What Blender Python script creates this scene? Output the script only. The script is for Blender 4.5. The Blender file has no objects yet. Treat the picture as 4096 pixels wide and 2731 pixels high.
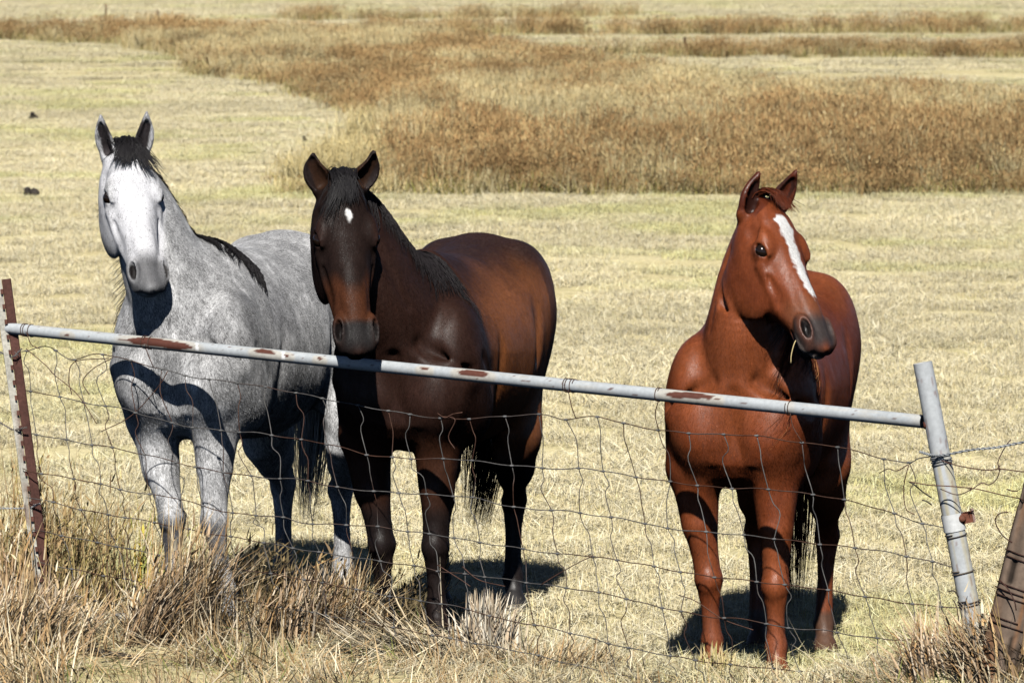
import bpy, math, random
import numpy as np

rng = np.random.default_rng(7)
random.seed(7)
SC = bpy.context.scene
COL = SC.collection

# ------------------------------------------------------------------ camera, sky, sun, exposure
CAM_H, FPX, V_HOR = 3.0, 4300.0, -85.0
PITCH = math.atan((341.0 - V_HOR) / FPX)
cam_d = bpy.data.cameras.new('camera')
cam_d.sensor_width = 36.0
cam_d.lens = FPX / 1024.0 * 36.0
cam_d.clip_end = 3000.0
cam_d.clip_start = 0.5
cam_d.dof.use_dof = True
cam_d.dof.focus_distance = 17.1
cam_d.dof.aperture_fstop = 10.0
cam = bpy.data.objects.new('camera', cam_d)
cam.location = (0, 0, CAM_H)
cam.rotation_euler = (math.pi / 2 - PITCH, 0, 0)
COL.objects.link(cam)
SC.camera = cam

SUN_EL, SUN_AZ = math.radians(47.0), math.radians(2.5)   # light travels away from the camera and a little to the right
world = bpy.data.worlds.new('World')
SC.world = world
world.use_nodes = True
wn = world.node_tree
sky = wn.nodes.new('ShaderNodeTexSky')
sky.sky_type = 'NISHITA'
sky.sun_disc = False
sky.altitude = 2600.0            # clear, thin mountain air: deep shadows
sky.air_density = 0.4
sky.dust_density = 0.2
sky.sun_elevation = SUN_EL
sky.sun_rotation = math.pi + SUN_AZ
wn.links.new(sky.outputs[0], wn.nodes['Background'].inputs[0])
wn.nodes['Background'].inputs[1].default_value = 0.05
sun_d = bpy.data.lights.new('sun', 'SUN')
sun_d.energy = 5.0
sun_d.angle = math.radians(0.53)
sun_d.color = (1.0, 0.965, 0.90)
sun = bpy.data.objects.new('sun', sun_d)
sun.rotation_euler = (math.pi / 2 - SUN_EL, 0, -SUN_AZ)
sun.location = (-3, -10, 20)
COL.objects.link(sun)
SC.view_settings.view_transform = 'Standard'
SC.view_settings.look = 'None'
SC.view_settings.gamma = 1.0
SC.view_settings.exposure = 0.46
SC.view_settings.use_curve_mapping = False
SC.cycles.max_bounces = 4
SC.cycles.diffuse_bounces = 0
SC.cycles.glossy_bounces = 0
SC.cycles.transparent_max_bounces = 4

# ------------------------------------------------------------------ helpers
K = 1024.0 / 2352.0
CP, SP = math.cos(PITCH), math.sin(PITCH)

def ray(px, py):
    xc = (px * K - 512.0) / FPX
    yc = -(py * K - 341.0) / FPX
    return np.array([xc, CP + yc * SP, -SP + yc * CP])

def Q(px, py, Y):
    d = ray(px, py)
    return np.array([0, 0, CAM_H]) + d * (Y / d[1])

def proj(P):
    """world points (n,3) -> survey picture coordinates"""
    P = np.atleast_2d(P)
    x, y, z = P[:, 0], P[:, 1], P[:, 2] - CAM_H
    fw = y * CP - z * SP
    up = y * SP + z * CP
    u = 512 + FPX * x / fw
    v = 341 - FPX * up / fw
    return u / K, v / K

def norm(v):
    v = np.asarray(v, float)
    return v / np.linalg.norm(v)

def tag(o, label=None, cat=None, group=None, kind=None):
    if label: o['label'] = label
    if cat: o['category'] = cat
    if group: o['group'] = group
    if kind: o['kind'] = kind
    return o

def empty(name, loc=(0, 0, 0)):
    o = bpy.data.objects.new(name, None)
    o.location = loc
    o.empty_display_size = 0.1
    COL.objects.link(o)
    return o

def mesh_obj(name, V, F, mat=None, parent=None, loc=None, smooth=True, link=True):
    """V in world coordinates; the object's origin is put at loc"""
    V = np.asarray(V, np.float32)
    off = np.zeros(3, np.float32)
    if parent is not None and loc is None:
        off = np.array(parent.matrix_world.translation if False else parent.location, np.float32)
    elif loc is not None:
        off = np.array(loc, np.float32)
    me = bpy.data.meshes.new(name)
    if isinstance(F, np.ndarray):
        k = F.shape[1]
        me.vertices.add(len(V)); me.vertices.foreach_set('co', (V - off).ravel())
        me.loops.add(F.size); me.loops.foreach_set('vertex_index', F.astype(np.int32).ravel())
        me.polygons.add(len(F))
        me.polygons.foreach_set('loop_start', np.arange(0, F.size, k, dtype=np.int32))
        me.polygons.foreach_set('loop_total', np.full(len(F), k, dtype=np.int32))
        me.update(calc_edges=True)
    else:
        me.from_pydata([tuple(v) for v in (V - off)], [], F)
        me.update()
    if smooth:
        me.polygons.foreach_set('use_smooth', np.ones(len(me.polygons), dtype=bool))
    if mat: me.materials.append(mat)
    o = bpy.data.objects.new(name, me)
    if parent is not None:
        o.parent = parent
    elif loc is not None:
        o.location = loc
    if link: COL.objects.link(o)
    return o

def set_color(o, arr, name='tint'):
    a = o.data.color_attributes.new(name, 'FLOAT_COLOR', 'POINT')
    arr = np.asarray(arr, np.float32)
    if arr.shape[1] == 3:
        arr = np.concatenate([arr, np.ones((len(arr), 1), np.float32)], 1)
    a.data.foreach_set('color', arr.ravel())

class MB:
    """collects boxes and tubes into one mesh"""
    def __init__(s):
        s.V, s.F, s.n = [], [], 0
    def add(s, V, F):
        s.V.append(np.asarray(V, float)); s.F += [tuple(i + s.n for i in f) for f in F]; s.n += len(V)
        return s
    def tube(s, pts, r, sides=6, cap=True, closed=False):
        pts = np.asarray(pts, float); n = len(pts)
        r = np.broadcast_to(np.asarray(r, float), (n,))
        T = np.gradient(pts, axis=0) if not closed else np.roll(pts, -1, 0) - np.roll(pts, 1, 0)
        T /= np.linalg.norm(T, axis=1)[:, None] + 1e-12
        ref = np.array([0, 0, 1.0]) if abs(T[0][2]) < 0.9 else np.array([1.0, 0, 0])
        a = norm(np.cross(T[0], ref)); V = []
        for i in range(n):
            a = a - T[i] * a.dot(T[i]); a = norm(a); b = np.cross(T[i], a)
            for k in range(sides):
                t = 2 * math.pi * k / sides
                V.append(pts[i] + r[i] * (a * math.cos(t) + b * math.sin(t)))
        F = []
        for i in range(n if closed else n - 1):
            j = (i + 1) % n
            for k in range(sides):
                F.append((i * sides + k, i * sides + (k + 1) % sides, j * sides + (k + 1) % sides, j * sides + k))
        if cap and not closed:
            F.append(tuple(range(sides))[::-1]); F.append(tuple((n - 1) * sides + k for k in range(sides)))
        return s.add(V, F)
    def box(s, c, ax, ay, az):
        """centre and three half-axis vectors"""
        c, ax, ay, az = (np.asarray(q, float) for q in (c, ax, ay, az))
        V = [c + i * ax + j * ay + k * az for k in (-1, 1) for j in (-1, 1) for i in (-1, 1)]
        return s.add(V, [(0, 2, 3, 1), (4, 5, 7, 6), (0, 1, 5, 4), (2, 6, 7, 3), (0, 4, 6, 2), (1, 3, 7, 5)])
    def build(s, name, mat, parent=None, loc=None, smooth=True):
        return mesh_obj(name, np.concatenate(s.V), s.F, mat, parent, loc, smooth)

def spline(pts, n):
    """Catmull-Rom through pts"""
    P = np.asarray(pts, float)
    if len(P) == 2:
        t = np.linspace(0, 1, n)[:, None]
        return P[0] * (1 - t) + P[1] * t
    E = np.vstack([2 * P[0] - P[1], P, 2 * P[-1] - P[-2]])
    m = len(P) - 1
    u = np.linspace(0, m, n); i = np.minimum(u.astype(int), m - 1); t = (u - i)[:, None]
    p0, p1, p2, p3 = E[i], E[i + 1], E[i + 2], E[i + 3]
    return 0.5 * (2 * p1 + (p2 - p0) * t + (2 * p0 - 5 * p1 + 4 * p2 - p3) * t ** 2 + (3 * p1 - p0 - 3 * p2 + p3) * t ** 3)

# smooth value noise on arrays
_perm = rng.permutation(4096)
def _h(ix, iy, iz=0):
    return _perm[(_perm[(_perm[ix & 4095] + iy) & 4095] + iz) & 4095] / 4095.0
def vnoise(x, y, z=None):
    x = np.asarray(x, float); y = np.asarray(y, float)
    if z is None: z = np.zeros_like(x)
    ix, iy, iz = (np.floor(q).astype(int) for q in (x, y, z))
    fx, fy, fz = x - ix, y - iy, z - iz
    fx, fy, fz = (q * q * (3 - 2 * q) for q in (fx, fy, fz))
    r = 0
    for a in (0, 1):
        for b in (0, 1):
            for c in (0, 1):
                w = (fx if a else 1 - fx) * (fy if b else 1 - fy) * (fz if c else 1 - fz)
                r = r + w * _h(ix + a, iy + b, iz + c)
    return r
def fbm(x, y, z=None, o=3):
    r, a, s = 0, 0.5, 1.0
    for k in range(o):
        r = r + a * vnoise(x * s + 17.3 * k, y * s + 5.1 * k, None if z is None else z * s)
        a *= 0.5; s *= 2.1
    return r / (1 - 0.5 ** o)
def sstep(a, b, x):
    t = np.clip((x - a) / (b - a), 0, 1)
    return t * t * (3 - 2 * t)

# ------------------------------------------------------------------ materials
def new_mat(name):
    m = bpy.data.materials.new(name)
    m.use_nodes = True
    nt = m.node_tree
    b = nt.nodes['Principled BSDF']
    return m, nt, b
def N(nt, t, **kw):
    n = nt.nodes.new('ShaderNode' + t)
    for k, v in kw.items(): setattr(n, k, v)
    return n
def mix(nt, fac, a, b, mode='MIX'):
    n = N(nt, 'Mix', data_type='RGBA', blend_type=mode)
    for sock, val in ((n.inputs[0], fac), (n.inputs[6], a), (n.inputs[7], b)):
        if hasattr(val, 'links'): nt.links.new(val, sock)
        else: sock.default_value = val if not isinstance(val, tuple) else (*val, 1.0)[:4]
    return n.outputs[2]
def ramp(nt, src, stops):
    r = N(nt, 'ValToRGB')
    e = r.color_ramp.elements
    while len(e) < len(stops): e.new(0.5)
    for el, (p, c) in zip(e, stops):
        el.position = p
        el.color = (c, c, c, 1) if not isinstance(c, tuple) else (*c, 1)
    nt.links.new(src, r.inputs[0])
    return r.outputs[0]
def noise(nt, scale, detail=4, rough=0.55, coord=None, dist=0.0):
    n = N(nt, 'TexNoise')
    n.inputs['Scale'].default_value = scale
    n.inputs['Detail'].default_value = detail
    n.inputs['Roughness'].default_value = rough
    n.inputs['Distortion'].default_value = dist
    if coord is not None: nt.links.new(coord, n.inputs['Vector'])
    return n.outputs['Fac']
def bump(nt, src, strength, dist, bsdf):
    b = N(nt, 'Bump')
    b.inputs['Strength'].default_value = strength
    b.inputs['Distance'].default_value = dist
    nt.links.new(src, b.inputs['Height'])
    nt.links.new(b.outputs[0], bsdf.inputs['Normal'])
# ------------------------------------------------------------------ horses: one continuous surface each, polygonised from a distance field
class Field:
    def __init__(s, xs, ys, zs):
        s.ax = [np.asarray(a, np.float32) for a in (xs, ys, zs)]
        s.A = np.full([len(a) for a in s.ax], 0.25, np.float32)
    def reg(s, lo, hi):
        sl = []
        for a, l, h in zip(s.ax, lo, hi):
            i, j = np.searchsorted(a, [l, h]); sl.append(slice(max(i - 1, 0), min(j + 1, len(a))))
        g = [a[q] for a, q in zip(s.ax, sl)]
        return tuple(sl), g[0][:, None, None], g[1][None, :, None], g[2][None, None, :]
    def add(s, fn, lo, hi, k, pad=0.03):
        lo = np.asarray(lo) - k - pad; hi = np.asarray(hi) + k + pad
        sl, X, Y, Z = s.reg(lo, hi)
        d = fn(X, Y, Z); a = s.A[sl]
        h = np.maximum(k - np.abs(a - d), 0) / k
        s.A[sl] = np.minimum(a, d) - h * h * k * 0.25
    def sub(s, fn, lo, hi, k, pad=0.02):
        lo = np.asarray(lo) - k - pad; hi = np.asarray(hi) + k + pad
        sl, X, Y, Z = s.reg(lo, hi)
        d = -fn(X, Y, Z); a = s.A[sl]
        h = np.maximum(k - np.abs(a - d), 0) / k
        s.A[sl] = np.maximum(a, d) + h * h * k * 0.25

def ellipsoid_fn(c, R, r):
    """c centre, R rows = axes, r radii"""
    c = np.asarray(c, float); R = np.asarray(R, float); r = np.asarray(r, float)
    def fn(X, Y, Z):
        x, y, z = X - c[0], Y - c[1], Z - c[2]
        q = 0
        for a, rr in zip(R, r):
            q = q + ((a[0] * x + a[1] * y + a[2] * z) / rr) ** 2
        q = np.sqrt(q) + 1e-6
        L = np.sqrt(x * x + y * y + z * z)
        return np.where(q < 0.3, (q - 1) * r.min(), L * (1 - 1 / q)).astype(np.float32)
    e = np.sqrt(((R * r[:, None]) ** 2).sum(0))
    return fn, c - e, c + e

def seg_fn(p, q, up, rp, rq):
    """elliptic cone; up = direction of the first radius; rp, rq = (r_up, r_side)"""
    p, q = np.asarray(p, float), np.asarray(q, float)
    d = q - p; L2 = d.dot(d); t_ = d / math.sqrt(L2)
    u = norm(np.asarray(up, float) - t_ * np.dot(up, t_)); w = np.cross(t_, u)
    def fn(X, Y, Z):
        x, y, z = X - p[0], Y - p[1], Z - p[2]
        t = np.clip((x * d[0] + y * d[1] + z * d[2]) / L2, 0, 1)
        a = rp[0] + (rq[0] - rp[0]) * t; b = rp[1] + (rq[1] - rp[1]) * t
        x, y, z = x - t * d[0], y - t * d[1], z - t * d[2]
        cu = x * u[0] + y * u[1] + z * u[2]; cw = x * w[0] + y * w[1] + z * w[2]
        ct = x * t_[0] + y * t_[1] + z * t_[2]; m = np.minimum(a, b)
        r = np.sqrt((cu / a) ** 2 + (cw / b) ** 2 + (ct / m) ** 2) + 1e-6
        L = np.sqrt(x * x + y * y + z * z)
        return np.where(r < 0.3, (r - 1) * m, L * (1 - 1 / r)).astype(np.float32)
    M = max(*rp, *rq)
    return fn, np.minimum(p, q) - M, np.maximum(p, q) + M

def tube_fn(P, ups, R, pad=0.14):
    S = [seg_fn(P[i], P[i + 1], ups[i], R[i], R[i + 1]) for i in range(len(P) - 1)]
    def fn(X, Y, Z):
        r = np.full((X.size, Y.size, Z.size), .25, np.float32)
        for f, lo, hi in S:
            sl = []
            for a, l, h in zip((X.ravel(), Y.ravel(), Z.ravel()), lo, hi):
                i, j = np.searchsorted(a, [l - pad, h + pad]); sl.append(slice(i, j))
            d = f(X[sl[0]], Y[:, sl[1]], Z[:, :, sl[2]])
            r[tuple(sl)] = np.minimum(r[tuple(sl)], d)
        return r
    return fn, np.min([s[1] for s in S], 0), np.max([s[2] for s in S], 0)

def surface_nets(A, ax):
    ins = A < 0
    nx, ny, nz = A.shape
    c = np.zeros((nx - 1, ny - 1, nz - 1), np.uint8)
    for i in (0, 1):
        for j in (0, 1):
            for k in (0, 1):
                c += ins[i:nx - 1 + i, j:ny - 1 + j, k:nz - 1 + k]
    act = (c > 0) & (c < 8)
    I, J, L = np.nonzero(act)
    idx = np.full(act.shape, -1, np.int32); idx[I, J, L] = np.arange(len(I))
    pos = np.zeros((len(I), 3)); cnt = np.zeros(len(I))
    cor = [(i, j, k) for i in (0, 1) for j in (0, 1) for k in (0, 1)]
    for a in cor:
        for b in cor:
            if sum(b) - sum(a) == 1 and all(y >= x for x, y in zip(a, b)):
                fa = A[I + a[0], J + a[1], L + a[2]]; fb = A[I + b[0], J + b[1], L + b[2]]
                m = (fa < 0) != (fb < 0)
                t = np.where(m, fa / np.where(m, fa - fb, 1), 0)
                for q in range(3):
                    pos[:, q] += np.where(m, a[q] + t * (b[q] - a[q]), 0)
                cnt += m
    pos /= cnt[:, None]
    V = np.stack([np.interp(pos[:, q] + (I, J, L)[q], np.arange(len(ax[q])), ax[q]) for q in range(3)], 1)
    F = []
    for axis in range(3):
        sl0 = [slice(None)] * 3; sl1 = [slice(None)] * 3
        sl0[axis] = slice(0, -1); sl1[axis] = slice(1, None)
        a, b = ins[tuple(sl0)], ins[tuple(sl1)]
        for sgn in (0, 1):
            m = (a & ~b) if sgn == 0 else (~a & b)
            i, j, k = np.nonzero(m)
            o1, o2 = [(1, 2), (2, 0), (0, 1)][axis]
            ijk = np.stack([i, j, k], 1)
            ok = (ijk[:, o1] > 0) & (ijk[:, o2] > 0) & (ijk[:, o1] < A.shape[o1] - 1) & (ijk[:, o2] < A.shape[o2] - 1)
            ijk = ijk[ok]
            def g(d1, d2):
                t = ijk.copy(); t[:, o1] -= d1; t[:, o2] -= d2
                return idx[t[:, 0], t[:, 1], t[:, 2]]
            q = np.stack([g(1, 1), g(0, 1), g(0, 0), g(1, 0)], 1)
            F.append(q if sgn == 0 else q[:, ::-1])
    F = np.concatenate(F)
    return V, F[(F >= 0).all(1)]

def smooth_mesh(V, F, it=2, lam=0.5):
    e = np.concatenate([F[:, [0, 1]], F[:, [1, 2]], F[:, [2, 3]], F[:, [3, 0]]])
    n = len(V)
    for k in range(it * 2):
        l = lam if k % 2 == 0 else -lam * 1.04
        S = np.zeros_like(V); C = np.bincount(e[:, 0], minlength=n) + np.bincount(e[:, 1], minlength=n)
        for q in range(3):
            S[:, q] = np.bincount(e[:, 0], V[e[:, 1], q], n) + np.bincount(e[:, 1], V[e[:, 0], q], n)
        V = V + l * (S / np.maximum(C, 1)[:, None] - V)
    return V

def graded(lo, hi, flo, fhi, fine, coarse):
    """axis samples: fine inside [flo, fhi], coarse outside"""
    out = [lo]; x = lo
    while x < hi:
        d = max(flo - x, x - fhi, 0)
        x += min(coarse, fine + 0.12 * d); out.append(x)
    return np.array(out)

class Horse:
    pass

# head profile: fraction of length, front, back, half-width (for a head of 0.62 m)
HS = np.array([-.06, .00, .06, .15, .27, .36, .48, .60, .72, .82, .90, .96, 1.0, 1.03])
HF = np.array([-.050, -.020, -.006, .003, .006, .006, .002, -.003, -.006, -.006, -.006, -.013, -.030, -.055])
HB = np.array([-.13, -.155, -.190, -.250, -.295, -.305, -.285, -.228, -.160, -.128, -.121, -.110, -.09, -.075])
HW = np.array([.050, .066, .080, .100, .111, .110, .096, .082, .070, .064, .066, .062, .046, .02])

def make_horse(name, cfg):
    H = Horse(); S = cfg['S']; psi = math.radians(cfg['yaw'])
    f = np.array([-math.sin(psi), -math.cos(psi), 0]); lf = np.array([math.cos(psi), -math.sin(psi), 0])
    O = np.array([cfg['O'][0], cfg['O'][1], 0.0]); up = np.array([0, 0, 1.0])
    RM = np.stack([f, lf, up])                      # world -> local rows
    def loc(W): return RM @ (np.asarray(W) - O)
    def Qx(px, py, xl):                             # the point on a sight line at a given distance along the body
        C = np.array([0, 0, CAM_H]); d = ray(px, py)
        t = (xl + (O - C).dot(f)) / d.dot(f)
        return loc(C + d * t)
    H.RM, H.O, H.S = RM, O, S
    zf, zh = cfg['zf'], cfg['zh']
    def zg(x): return zh + (zf - zh) * np.clip((x / S + 0.65) / 1.1, 0, 1)
    # head frame
    P = Q(*cfg['poll']); L = cfg['L']
    d = ray(*cfg['nose']); C = np.array([0, 0, CAM_H]); e = C - P
    aa, bb, cc = d.dot(d), 2 * d.dot(e), e.dot(e) - L * L
    disc = bb * bb - 4 * aa * cc
    t = (-bb - math.sqrt(max(disc, 0))) / (2 * aa)
    M = C + d * t
    a = norm(M - P); h = norm([a[0], a[1], 0]) if cfg.get('hdir') is None else norm([*cfg['hdir'], 0])
    l = np.array([-h[1], h[0], 0.0]); l = norm(l + up * math.sin(math.radians(cfg.get('roll', 0))))
    l = norm(l - a * a.dot(l)); n = np.cross(a, l)
    Pl = loc(P); al, nl, ll = RM @ a, RM @ n, RM @ l
    k = L / 0.62
    wk = k * cfg.get('head_w', 1.0)
    H.Pl, H.al, H.nl, H.ll, H.L, H.k = Pl, al, nl, ll, L, k
    def hp(s, nn, lat): return Pl + al * s * L + nl * nn * k + ll * lat * wk
    H.hp = hp
    RH = np.stack([al, nl, ll])
    # neck
    top = hp(.06, -.105, 0)
    base = np.array([.44 * S, 0, 1.16 * S + zg(.4 * S)])
    cps = [base] + [base + (top - base) * t + np.asarray(o) for t, o in cfg['neck_mid']] + [top]
    NP = spline(cps, 52)
    nref = np.asarray(cfg.get('neck_ref', (-.8, 0, .45)), float)
    tt = np.linspace(0, 1, 52)
    nr = cfg.get('neck_r', [(.265, .190), (.225, .150), (.180, .115), (.128, .082), (.090, .060)])
    NR = spline(np.array(nr), 52) * S
    NT = np.gradient(NP, axis=0); NT /= np.linalg.norm(NT, axis=1)[:, None]
    NU = np.array([norm(nref - t_ * nref.dot(t_)) for t_ in NT]); NL = np.cross(NU, NT)
    H.NP, H.NR, H.NT, H.NU, H.NL = NP, NR, NT, NU, NL
    # grid
    pts = np.array([hp(s, q, w) for s in (-.35, 1.1) for q in (-.3, .1) for w in (-.16, .16)])
    hlo, hhi = pts.min(0), pts.max(0)
    fine, coarse = cfg.get('res', (.0060, .0130))
    fx, fy, fz = [(max(a_, 0), b_) for a_, b_ in zip(hlo - [.0, 9, 9], hhi)]
    xs = graded(-1.0 * S, max(hhi[0] + .06, .86 * S), hlo[0], hhi[0], fine, coarse)
    ys = graded(min(-.46 * S, hlo[1] - .04), max(.46 * S, hhi[1] + .04), hlo[1], hhi[1], fine, coarse)
    zs = graded(min(zf, zh) - .05, hhi[2] + .04, hlo[2], hhi[2], fine, coarse)
    G = Field(xs, ys, zs)
    # trunk
    bw = cfg.get('bw', 1.0)
    T = np.array([  # x, top, bottom, half-width, upper narrowing
        (.68, 1.13, .85, .14, 0), (.64, 1.18, .80, .19, 0), (.57, 1.27, .76, .228, .10), (.45, 1.41, .730, .255, .32), (.30, 1.485, .715, .275, .42),
        (.10, 1.45, .695, .300, .28), (-.15, 1.425, .675, .320, .12), (-.35, 1.445, .725, .310, .06), (-.52, 1.475, .80, .285, .05),
        (-.66, 1.455, .86, .25, .05), (-.76, 1.38, .93, .19, .05), (-.83, 1.25, 1.03, .10, 0)])[::-1]
    tx = T[:, 0] * S
    def trunk(X, Y, Z):
        xf = X.ravel()
        def I(c): return np.interp(xf, tx, T[:, c])[:, None, None]
        z0 = np.asarray(zg(xf))[:, None, None]
        tp, bt = I(1) * S + z0, I(2) * S + z0
        hy = I(3) * S * bw; kk = I(4)
        zc, hz = (tp + bt) / 2, (tp - bt) / 2
        q = (Z - zc) / hz
        w = hy * (1 - kk * np.clip(q, 0, 1) ** 1.3)
        r = ((np.abs(Y) / w) ** 2.15 + np.abs(q) ** 2.15) ** (1 / 2.15) + 1e-6
        Lr = np.sqrt(Y * Y + (Z - zc) ** 2)
        d = np.where(r < .3, (r - 1) * np.minimum(hy, hz), Lr * (1 - 1 / r))
        ex = np.maximum(np.maximum(X - tx[-1], tx[0] - X), 0)
        return np.where(ex > 0, np.hypot(np.maximum(d, 0), ex), d).astype(np.float32)
    G.add(trunk, (-.84 * S, -.36 * S, .6 * S), (.78 * S, .36 * S, 1.75 * S), .04)
    # neck
    fn, lo, hi = tube_fn(NP, NU, NR)
    G.add(fn, lo, hi, .10)
    # muscles
    I3 = np.eye(3)
    def ell(c, r, k_=.06, R=I3, sub=False):
        c = np.array(c, float) * S; c[2] += zg(c[0])
        fn, lo, hi = ellipsoid_fn(c, R, np.array(r) * S)
        (G.sub if sub else G.add)(fn, lo, hi, k_)
    cb = cfg.get('cw', 1.0)
    for sg in (-1, 1):
        ell((.50, .185 * sg * cb, 1.06), (.17, .10, .24), .08)
        ell((.61, .128 * sg * cb, .965), (.115, .108, .150), .06)          # breast
        ell((.40, .20 * sg * cb, .90), (.14, .085, .14), .07)             # triceps
        ell((-.54, .165 * sg * bw, 1.17), (.24, .135, .26), .08)          # haunch
        ell((-.62, .13 * sg, 1.00), (.16, .11, .22), .08)
    # creases and muscle edges
    def lseg(p, q, rp, rq, k_, sub=True):
        p, q = np.array(p, float) * S, np.array(q, float) * S; p[2] += zg(p[0]); q[2] += zg(q[0])
        fn, lo, hi = seg_fn(p, q, (1, 0, 0), (rp * S, rp * S), (rq * S, rq * S)); (G.sub if sub else G.add)(fn, lo, hi, k_)
    for sg in (-1, 1):
        lseg((.205, .300 * sg * bw, 1.22), (.235, .285 * sg * bw, .80), .010, .022, .045)            # behind the shoulder
        lseg((.38, .185 * sg * cb, 1.26), (.60, .225 * sg * cb, 1.03), .020, .032, .07, False)       # shoulder blade
        lseg((.50, .295 * sg * cb, 1.10), (.37, .300 * sg * cb, .98), .006, .010, .045)              # above the triceps
        lseg((.67, .165 * sg * cb, .90), (.60, .130 * sg * cb, .80), .008, .014, .04)              # breast to forearm fold
        lseg((-.62, .285 * sg * bw, 1.28), (-.66, .245 * sg * bw, .88), .008, .016, .045)            # thigh groove
        lseg((-.30, .325 * sg * bw, 1.22), (-.25, .315 * sg * bw, 1.02), .018, .012, .07)            # flank hollow
        js = range(16, 46, 2)                                                                        # jugular groove
        JP = [NP[j] + NL[j] * sg * NR[j][1] * .90 - NU[j] * NR[j][0] * .60 for j in js]
        fn, lo, hi = tube_fn(JP, [NU[j] for j in js], [(r_, r_) for r_ in np.interp(np.linspace(0, 1, len(JP)), [0, .3, .7, 1], [.002, .010, .010, .003])], pad=.06); G.sub(fn, lo, hi, .035)
    gv = cfg.get('groove', 1.0)
    lseg((.728, 0, 1.12), (.708, 0, .80), .010 * gv, .020 * gv, .045)
    for sg in (-1, 1):
        lseg((.69, .090 * sg * cb, 1.165), (.60, .255 * sg * cb, 1.06), .003 * gv, .007 * gv, .06)
    # legs
    H.hoof = []
    for (kind, sgn, J) in cfg['legs']:
        if kind == 'F':
            xl = (.49, .545, .545, .58)
            hs = (.80, .44, .19, .0)
            pts = [(.42, .155 * sgn * cb, 1.02)]
            el, kn, fe, ho = [Qx(px, py, x * S + dx) for (px, py, dx), x in zip(J, xl)]
            p0 = np.array([.47 * S, .165 * sgn * cb * S, 1.0 * S + zf])
            chain = [p0, el, el * .5 + kn * .5 + [.008, 0, 0], el * .16 + kn * .84, kn, kn * .78 + fe * .22, kn * .4 + fe * .6, fe,
                     fe * .5 + ho * .5 + [0.006, 0, .0], fe * .28 + ho * .72 + [.004, 0, 0], ho]
            R = [(.12, .092), (.112, .090), (.078, .064), (.052, .047), (.052, .052), (.041, .040), (.034, .031), (.044, .040), (.033, .033), (.048, .047), (.064, .060)]
        else:
            xl = (-.40, -.70, -.67, -.60)
            st, hk, fe, ho = [Qx(px, py, x * S + dx) if px is not None else None for (px, py, dx), x in zip(J, xl)]
            p0 = np.array([-.52 * S, .15 * sgn * S, 1.15 * S + zh])
            chain = [p0, st, st * .5 + hk * .5 + [-.01, 0, 0], st * .2 + hk * .8, hk, hk * .78 + fe * .22, hk * .4 + fe * .6, fe,
                     fe * .5 + ho * .5, fe * .28 + ho * .72, ho]
            R = [(.22, .12), (.150, .088), (.098, .072), (.056, .042), (.064, .049), (.046, .037), (.037, .031), (.046, .041), (.034, .033), (.048, .046), (.064, .059)]
        lr = cfg.get('leg_r', 1.0)
        R = [(a_ * S * lr, b_ * S * lr) for a_, b_ in R]
        H.hoof.append(chain[-1])
        for i in range(len(chain) - 1):
            fn, lo, hi = seg_fn(chain[i], chain[i + 1], (1, 0, 0), R[i], R[i + 1])
            G.add(fn, lo, hi, .07 if i == 0 else (.035 if i == 1 else .012))
        if kind == 'F':    # knee cap, fetlock tuft
            fn, lo, hi = ellipsoid_fn(chain[4] + [.03 * S, 0, .0], I3, np.array([.03, .034, .05]) * S); G.add(fn, lo, hi, .02)
        else:              # point of hock
            fn, lo, hi = ellipsoid_fn(chain[4] + [-.05 * S, 0, .035 * S], I3, np.array([.03, .024, .05]) * S); G.add(fn, lo, hi, .03)
        fn, lo, hi = ellipsoid_fn(chain[7] + [-.03 * S, 0, -.015], I3, np.array([.026, .03, .035]) * S); G.add(fn, lo, hi, .02)
        # forearm / gaskin muscle, tendon grooves, fetlock
        if kind == 'F':
            mu = chain[1] * .55 + chain[3] * .45
            c0 = np.array([.60 * S, .115 * sgn * cb * S, .95 * S + zf]); c1 = mu + np.array([.015, -.020 * sgn, .0]) * S
            fn, lo, hi = seg_fn(c0, c1, (1, 0, 0), (.105 * S, .090 * S), (.045 * S, .036 * S)); G.add(fn, lo, hi, .05)
            for o_, r_ in (((.035, .030 * sgn, .03), (.040, .034, .13)), ((-.030, .012 * sgn, .02), (.036, .036, .13))):
                fn, lo, hi = ellipsoid_fn(mu + np.array(o_) * S, I3, np.array(r_) * S); G.add(fn, lo, hi, .02)
        for sd_ in (-1, 1):
            a0, a1 = chain[5] + np.array([-.010, .037 * sd_, .0]) * S, chain[7] + np.array([-.012, .040 * sd_, .035]) * S
            fn, lo, hi = seg_fn(a0, a1, (1, 0, 0), (.006 * S, .006 * S), (.006 * S, .006 * S)); G.sub(fn, lo, hi, .012)
        c = chain[-1]
        G.sub(lambda X, Y, Z, c=c: (Z - (c[2] - .004) + 0 * X + 0 * Y).astype(np.float32), c - [.12, .12, .1], c + [.12, .12, .0], .004, pad=0.0)
    # head
    def hc(X, Y, Z):
        x, y, z = X - Pl[0], Y - Pl[1], Z - Pl[2]
        return ((al[0] * x + al[1] * y + al[2] * z) / L, (nl[0] * x + nl[1] * y + nl[2] * z) / k, (ll[0] * x + ll[1] * y + ll[2] * z) / wk)
    fs = np.linspace(-.06, 1.03, 120)
    def sm(v):
        q = np.interp(fs, HS, v); kern = np.hanning(9); kern /= kern.sum()
        return np.convolve(np.pad(q, 4, 'edge'), kern, 'valid')
    TF, TB, TW = sm(HF), sm(HB * np.where(HS < .72, cfg.get('jaw', 1.0), 1.0)), sm(HW)
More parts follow.
